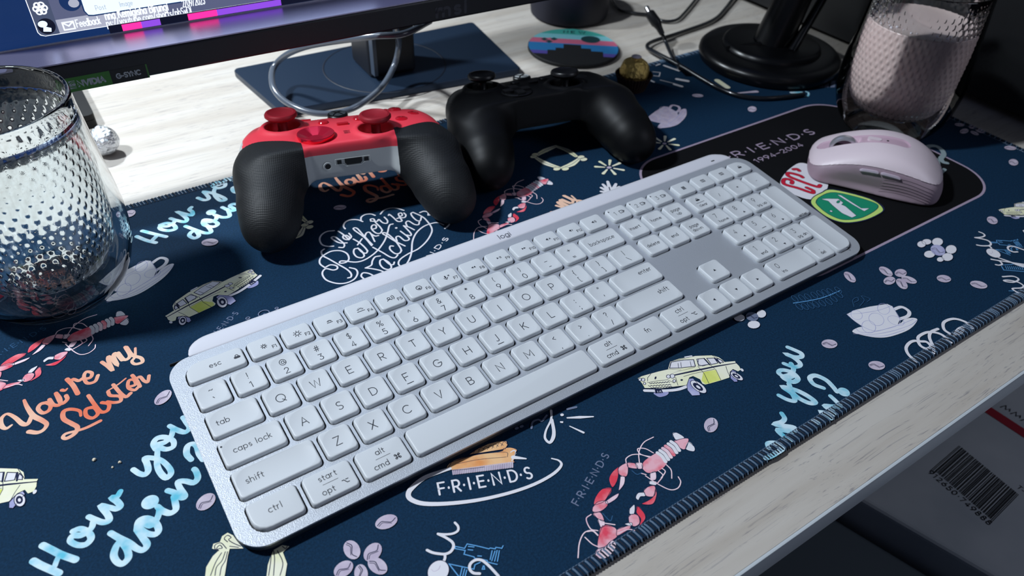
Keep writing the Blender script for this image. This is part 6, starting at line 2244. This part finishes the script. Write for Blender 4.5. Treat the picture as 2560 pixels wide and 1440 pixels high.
cb = cpath([at(1075, 52, 78), at(1010, 84, 78), at(925, 92, 75), at(760, 118, 52), at(690, 160, 28), at(682, 215, 22), at(720, 258, 16), at(795, 284, 12), at(880, 272, 13), at(950, 222, 18), at(985, 165, 26), at(997, 115, 45), at(992, 85, 66), at(985, 60, 80)])
mb = MB()
mb.tube(cb, 2.6, 12)
tag(mb.build('monitor_cable', mat('grey_cable', (84, 92, 104), .2, Coat_Weight=.6)), 'grey cable hanging in a large ring over the monitor stand base', 'cable')

# closed laptop lying flat behind the left glass
bk = empty('laptop', (-60, 480, DZ), 'closed black laptop lying flat behind the empty glass and silver foil ball', 'laptop')
for nm, z0, z1, col in (('lower_case', 0, 7, (14, 15, 19)), ('lid', 7.4, 12, (18, 19, 24))):
    mb = MB()
    mb.prism(rounded(-320, 20, 412, 630, 5, 4), DZ + z0, DZ + z1)
    local(mb.build(nm, mat('laptop_' + nm, (7, 8, 10), .6, spec=.3)), bk)
mb = MB()
mb.prism(rounded(-200, -60, 600, 628, 1, 2), DZ + 6.9, DZ + 7.6)
local(mb.build('hinge', DARK), bk)

# ---------------------------------------------------------------- coaster
ct = empty('coaster', (460, 348, DZ), 'round coaster printed with teal, pink and blue bands and a dark castle skyline', 'coaster')
CD = mat('coaster_cork_black', (16, 18, 22), .7)
mb = MB()
mb.lathe([(.01, 0), (45.6, 0), (46.4, .6), (46.4, 3.0), (45.8, 3.6)], 72, (460, 348, DZ))
local(mb.build('coaster_base', CD), ct)
cm = [mat('coaster_teal', (60, 160, 150), .6), mat('coaster_pale', (120, 190, 200), .6), mat('coaster_pink', (196, 100, 130), .6), mat('coaster_blue', (40, 120, 180), .6), mat('coaster_violet', (86, 76, 160), .6), CD, mat('coaster_dusk', (20, 60, 66), .6)]
mb = MB()
# picture axes: 'up' of the print runs away from the viewer in the photo
upv = np.array(at(1432, 78, 0)[:2]) - np.array(at(1432, 172, 0)[:2])
upv /= np.linalg.norm(upv)
rtv = np.array([upv[1], -upv[0]])
Rc = 45.8


def cpoly(pts, mi, z):
    q = []
    for u, v in pts:
        p = np.array([460, 348]) + rtv * u + upv * v
        q.append((p[0], p[1], z))
    mb.add(q, [tuple(range(len(q)))], mi)


bands = [(-Rc, -22, 5), (-22, -14, 4), (-14, 6, 3), (6, 18, 2), (18, 30, 1), (30, Rc, 0)]
for v0, v1, mi in bands:
    L = []
    R = []
    for t in np.linspace(v0, v1, 9):
        h_ = math.sqrt(max(0, Rc * Rc - t * t))
        L.append((-h_, t))
        R.append((h_, t))
    cpoly(R + L[::-1], mi, DZ + 3.62)
sky = [(-40, -22), (-26, -22), (-26, -12), (-18, -12), (-18, -6), (-10, -6), (-10, 4), (8, 4), (8, -4), (18, -4), (18, -10), (30, -10), (30, -22)]
cpoly(sky, 5, DZ + 3.66)
cpoly([(18 + 10 * math.cos(t), 20 + 9 * math.sin(t)) for t in np.linspace(0, 6.283, 25)[:-1]], 6, DZ + 3.68)
for (u, v, mi) in ((-30, 14, 6), (-20, 16, 6), (-25, 9, 6), (-24, 15, 2)):
    cpoly([(u - 4, v), (u, v - 4), (u + 4, v), (u, v + 4)], mi, DZ + 3.68 + .01 * mi)
for i, ch in enumerate('NEW'):
    st_, tw = text_strokes(ch, 6, .1)
    for q in st_:
        tm = MB()
        ribbon(tm, [(-10 + i * 8 + x, 34 + y) for x, y in q], 1.3, 0, 0)
        for f_ in tm.f:
            cpoly([(tm.v[k][0], tm.v[k][1]) for k in f_], 6, DZ + 3.7)
local(mb.build('printed_face', cm, smooth=False), ct)

# ---------------------------------------------------------------- foil ball and wrapped chocolate


def foil(r, seed, amp, n=40, m=64, sx=1.0, freq=1.0):
    rg_ = random.Random(seed)
    dirs = [(Vector((rg_.gauss(0, 1), rg_.gauss(0, 1), rg_.gauss(0, 1))).normalized(), rg_.uniform(.85, 1.0)) for _ in range(int(90 * freq))]
    mbx = MB()
    rings = []
    for i in range(n + 1):
        th = math.pi * i / n
        row = []
        for j in range(m):
            ph = 2 * math.pi * j / m
            d = Vector((math.sin(th) * math.cos(ph), math.sin(th) * math.sin(ph), math.cos(th)))
            k = min(w_ / max(.2, d.dot(v)) for v, w_ in dirs if d.dot(v) > .5) if True else 1
            k = min(1.0, max(.8, k))
            rr = r * (1 - amp * (1 - k) * 4)
            row.append((d.x * rr, d.y * rr, d.z * rr * sx))
        rings.append(row)
    mbx.loft(rings[::-1], 0)
    return mbx


fb = foil(12.2, 5, .22, freq=2.2)
SFOIL = mat('silver_foil', (226, 230, 236), 0.18, metal=1.0, bump=(420, 1.0, 5, .0022))
bpos = at(258, 348, 10)
o = fb.build('foil_ball', SFOIL, smooth=False)
o.location = (bpos[0] * MM, bpos[1] * MM, (DZ + 11.6) * MM)
tag(o, 'crumpled silver foil ball on the pale desk behind the empty glass', 'foil ball')
fpos = at(1582, 206, 6)
ch = empty('wrapped_chocolate', (fpos[0], fpos[1], 0), 'round chocolate in gold foil and brown paper cup on the rear mat edge', 'chocolate')
gf = foil(14.6, 9, .2, freq=2.0)
o = gf.build('gold_wrapper', mat('gold_foil', (244, 212, 128), 0.45, metal=1.0, bump=(330, 1.0, 5, .0022)), ch, smooth=False)
o.location = (0, 0, 17.2 * MM)
mb = MB()
mb.lathe([(.01, 31.9), (4.0, 31.5), (4.6, 31.0)], 24)
o = mb.build('top_sticker', mat('oval_sticker', (226, 220, 232), .4), ch)
mb = MB()
N_ = 72
rr_ = []
for (r, z, a) in ((.01, .4, 0), (12.0, .4, 0), (13.5, 5, .5), (15.6, 11, .9), (17.0, 15.0, 1.2), (16.4, 14.9, 1.2), (15.0, 11, .9), (13.0, 5, .5), (11.6, 1.0, 0)):
    rr_.append([((r + a * .5 * (1 if j % 2 else -1)) * math.cos(2 * math.pi * j / N_), (r + a * .5 * (1 if j % 2 else -1)) * math.sin(2 * math.pi * j / N_), z) for j in range(N_)])
mb.loft(rr_, 0)
mb.build('paper_cup', mat('brown_paper', (44, 26, 18), .7), ch, smooth=False)

# ---------------------------------------------------------------- loose cables with a plug
mb = MB()
pts = [at(1850, -30, 2), at(1815, 20, 0), at(1780, 52, 0), at(1700, 82, 0), at(1632, 104, 1), at(1618, 118, 2), at(1640, 132, 4), at(1700, 164, 4), at(1760, 200, 3), at(1800, 222, 2.6), at(1850, 240, 2.4), at(1905, 246, 2.4), at(1960, 243, 2.4), at(2010, 236, 2.4)]
mb.tube(cpath(pts), 2.1, 10)
tag(mb.build('black_cable', CABLE), 'thick black cable folded back on itself between the gold chocolate and the arm stand', 'cable')
mb = MB()
pts = [at(1520, -20, 0), at(1545, 22, 0), at(1580, 32, 0), at(1625, 38, 0), at(1655, 52, 0), at(1690, 50, 0), at(1715, 28, 0), at(1750, -15, 0)]
mb.tube(cpath(pts), 1.7, 10)
tag(mb.build('black_cable', CABLE), 'thin black cable in a loose wave at the desk rear, behind the plug', 'cable')
pc = empty('plug_cable', tuple(at(1650, 90, 0)), 'black cable ending in a moulded plug with a bare metal tip, propped near the coaster', 'cable')
a, b_, c, d = [Vector(at(*q)) for q in ((1616, 16, 34), (1622, 30, 30), (1644, 62, 20), (1656, 86, 12))]
mb = MB()
mb.tube([a, a + (b_ - a) * .2, b_], [1.6, 2.4, 2.4], 12)
local(mb.build('metal_tip', mat('plug_steel', (210, 210, 214), .25, metal=1)), pc)
mb = MB()
mb.tube([b_, b_ + (c - b_) * .1, c - (c - b_) * .15, c, c + (d - c) * .3, d], [3.6, 5.0, 5.4, 4.4, 3.4, 2.6], 14)
local(mb.build('plug_body', DARK), pc)
mb = MB()
mb.tube(cpath([d, Vector(at(1664, 104, 5)), Vector(at(1675, 130, 1.8)), Vector(at(1690, 158, 2)), Vector(at(1700, 172, 7.0))]), 1.9, 10)
local(mb.build('cord', CABLE), pc)

# ---------------------------------------------------------------- double-walled dimpled glasses


def glass_mat(name, tint=(1, 1, 1, 1)):
    m = bpy.data.materials.new(name)
    m.use_nodes = True
    b = m.node_tree.nodes['Principled BSDF']
    b.inputs['Base Color'].default_value = tint
    b.inputs['Roughness'].default_value = 0.0
    b.inputs['IOR'].default_value = 1.45
    b.inputs['Transmission Weight'].default_value = 1.0
    return m


GLASS = glass_mat('clear_glass', (.96, .985, .99, 1))
RI = lambda z: float(np.interp(z, [13, 16, 22, 32, 50, 75, 100, 118, 124], [8, 24, 33, 38.5, 41.5, 42.2, 41.6, 41.4, 41.6]))


def dimple(r, z, a, amp=.55, n=46):
    u = n * a
    v = z / 5.0 * 2 * math.pi * .5
    g_ = math.cos(u) * math.cos(v * 1.0)
    fade = np.clip((116 - z) / 6, 0, 1) * np.clip((z - 14) / 6, 0, 1)
    return r - amp * (.35 - 1.5 * max(0.0, g_)) * fade * min(1, r / 20)


THIN = bpy.data.materials.new('thin_clear_glass')
THIN.use_nodes = True
nt = THIN.node_tree
nt.nodes.remove(nt.nodes['Principled BSDF'])
tr_, gl_, fr_n, mx_ = (nt.nodes.new(k) for k in ('ShaderNodeBsdfTransparent', 'ShaderNodeBsdfGlossy', 'ShaderNodeFresnel', 'ShaderNodeMixShader'))
tr_.inputs[0].default_value = (.97, .985, .985, 1)
gl_.inputs['Roughness'].default_value = .02
fr_n.inputs[0].default_value = 1.4
nt.links.new(fr_n.outputs[0], mx_.inputs[0])
nt.links.new(tr_.outputs[0], mx_.inputs[1])
nt.links.new(gl_.outputs[0], mx_.inputs[2])
nt.links.new(mx_.outputs[0], nt.nodes['Material Output'].inputs[0])


def cup_glass(name, cx, cy, label, milk=None, group=None, sc=1.0, amp=.45):
    root = empty(name, (cx, cy, 0), label, 'drinking glass', group)
    H = 125.0
    outer = [(.01, .8), (26, .8), (30, 0), (33.5, .3), (36.5, 3), (42, 10), (46, 18), (48.6, 27), (50.2, 40), (50.2, 52), (49.2, 64), (47.2, 82), (45.6, 100), (44.4, 114), (44.0, 121), (43.9, 123.6), (43.3, 124.9), (42.6, 125), (41.9, 124.2)]
    mb = MB()
    N_ = 96
    mb.lathe([(r * sc, z * sc) for r, z in outer], N_)
    zz = list(np.linspace(123.6, 14, 110))
    inner = [(RI(z), z) for z in zz] + [(20, 13.2), (10, 12.6), (.01, 12.5)]
    NI = 368
    rin = []
    for r, z in inner:
        rin.append([(sc * dimple(r, z, 2 * math.pi * i / NI, amp) * math.cos(2 * math.pi * i / NI), sc * dimple(r, z, 2 * math.pi * i / NI, amp) * math.sin(2 * math.pi * i / NI), sc * z) for i in range(NI)])
    mi_ = MB()
    mi_.loft(rin, 0)
    # air gap between the walls, closed on itself (normals point into the gap)
    gap_o = [(.01, 3.0), (28, 3.0), (32.5, 4.0), (36.0, 7), (40.4, 12.5), (44.2, 20), (46.8, 28.5), (48.5, 40), (48.5, 52), (47.5, 64), (45.6, 82), (44.6, 95), (43.8, 106), (43.4, 113)]
    gz = list(np.linspace(112, 14, 60))
    gap_i = [(RI(z) + 1.3 if z < 100 else RI(z) + 1.2, z) for z in gz] + [(20, 10.8), (10, 10.4), (.01, 10.3)]
    g2 = MB()
    g2.lathe([(r * sc, z * sc) for r, z in gap_o + gap_i], 96)
    g2.f = [tuple(reversed(f_)) for f_ in g2.f]
    # stitch outer skin and inner skin by a short rim band
    whole = MB()
    whole.v = list(mb.v)
    whole.f = list(mb.f)
    whole.m = list(mb.m)
    whole.add(mi_.v, mi_.f)
    whole.lathe([(41.9 * sc, 124.2 * sc), (RI(123.6) * sc, 123.6 * sc)], N_)
    whole.build('glass_wall', THIN if milk else GLASS, root, smooth=3)
    if not milk:
        g2.build('wall_gap', GLASS, root, smooth=3)
    if milk:
        lz = milk
        mm_ = MB()
        zz = list(np.linspace(13.5, lz, 70))
        rg2 = [[(sc * .02, 0, sc * 12.8)] * NI]
        for z in zz:
            r = RI(z) + .12
            rg2.append([(sc * dimple(r, z, 2 * math.pi * i / NI, amp) * math.cos(2 * math.pi * i / NI), sc * dimple(r, z, 2 * math.pi * i / NI, amp) * math.sin(2 * math.pi * i / NI), sc * z) for i in range(NI)])
        rg2.append([(x * .985, y * .985, sc * (lz + .1)) for x, y, z in rg2[-1]])
        for f_ in (.96, .9, .7, .4, .05):
            rg2.append([(x * f_ / .985, y * f_ / .985, sc * (lz + .1 - .9 * (1 - max(0, f_ - .85) / .15 * 1.0) * .6)) for x, y, z in rg2[len(zz) + 1]])
        mm_.loft(rg2, 0, False, True)
        mk = mat('milky_drink', (226, 202, 196), 0.3)
        mk.node_tree.nodes['Principled BSDF'].inputs['Subsurface Weight'].default_value = 0.3
        mk.node_tree.nodes['Principled BSDF'].inputs['Subsurface Radius'].default_value = (.004, .003, .003)
        mm_.build('milky_drink', mk, root, smooth=3)
        bb_ = MB()
        rg3 = random.Random(8)
        for k in range(26):
            a = rg3.uniform(1.6, 4.4)
            rr = rg3.uniform(30, 39) * sc
            r0_ = rg3.uniform(.4, 1.1)
            c = (rr * math.cos(a), rr * math.sin(a), sc * (lz + .0))
            bb_.lathe([(r0_ * math.cos(t), r0_ * math.sin(t)) for t in np.linspace(-.3, 1.5, 6)], 8, c)
        bb_.build('surface_bubbles', mat('bubble', (236, 226, 232), .1), root)
    return root


cup_glass('drinking_glass', -42, 207, 'empty double-walled dimpled glass at the left edge, standing on the mat')
cup_glass('drinking_glass', 598, 78, 'double-walled dimpled glass nearly full of a pinkish milky drink, standing behind the mouse', milk=94.0, sc=.985, amp=.8)
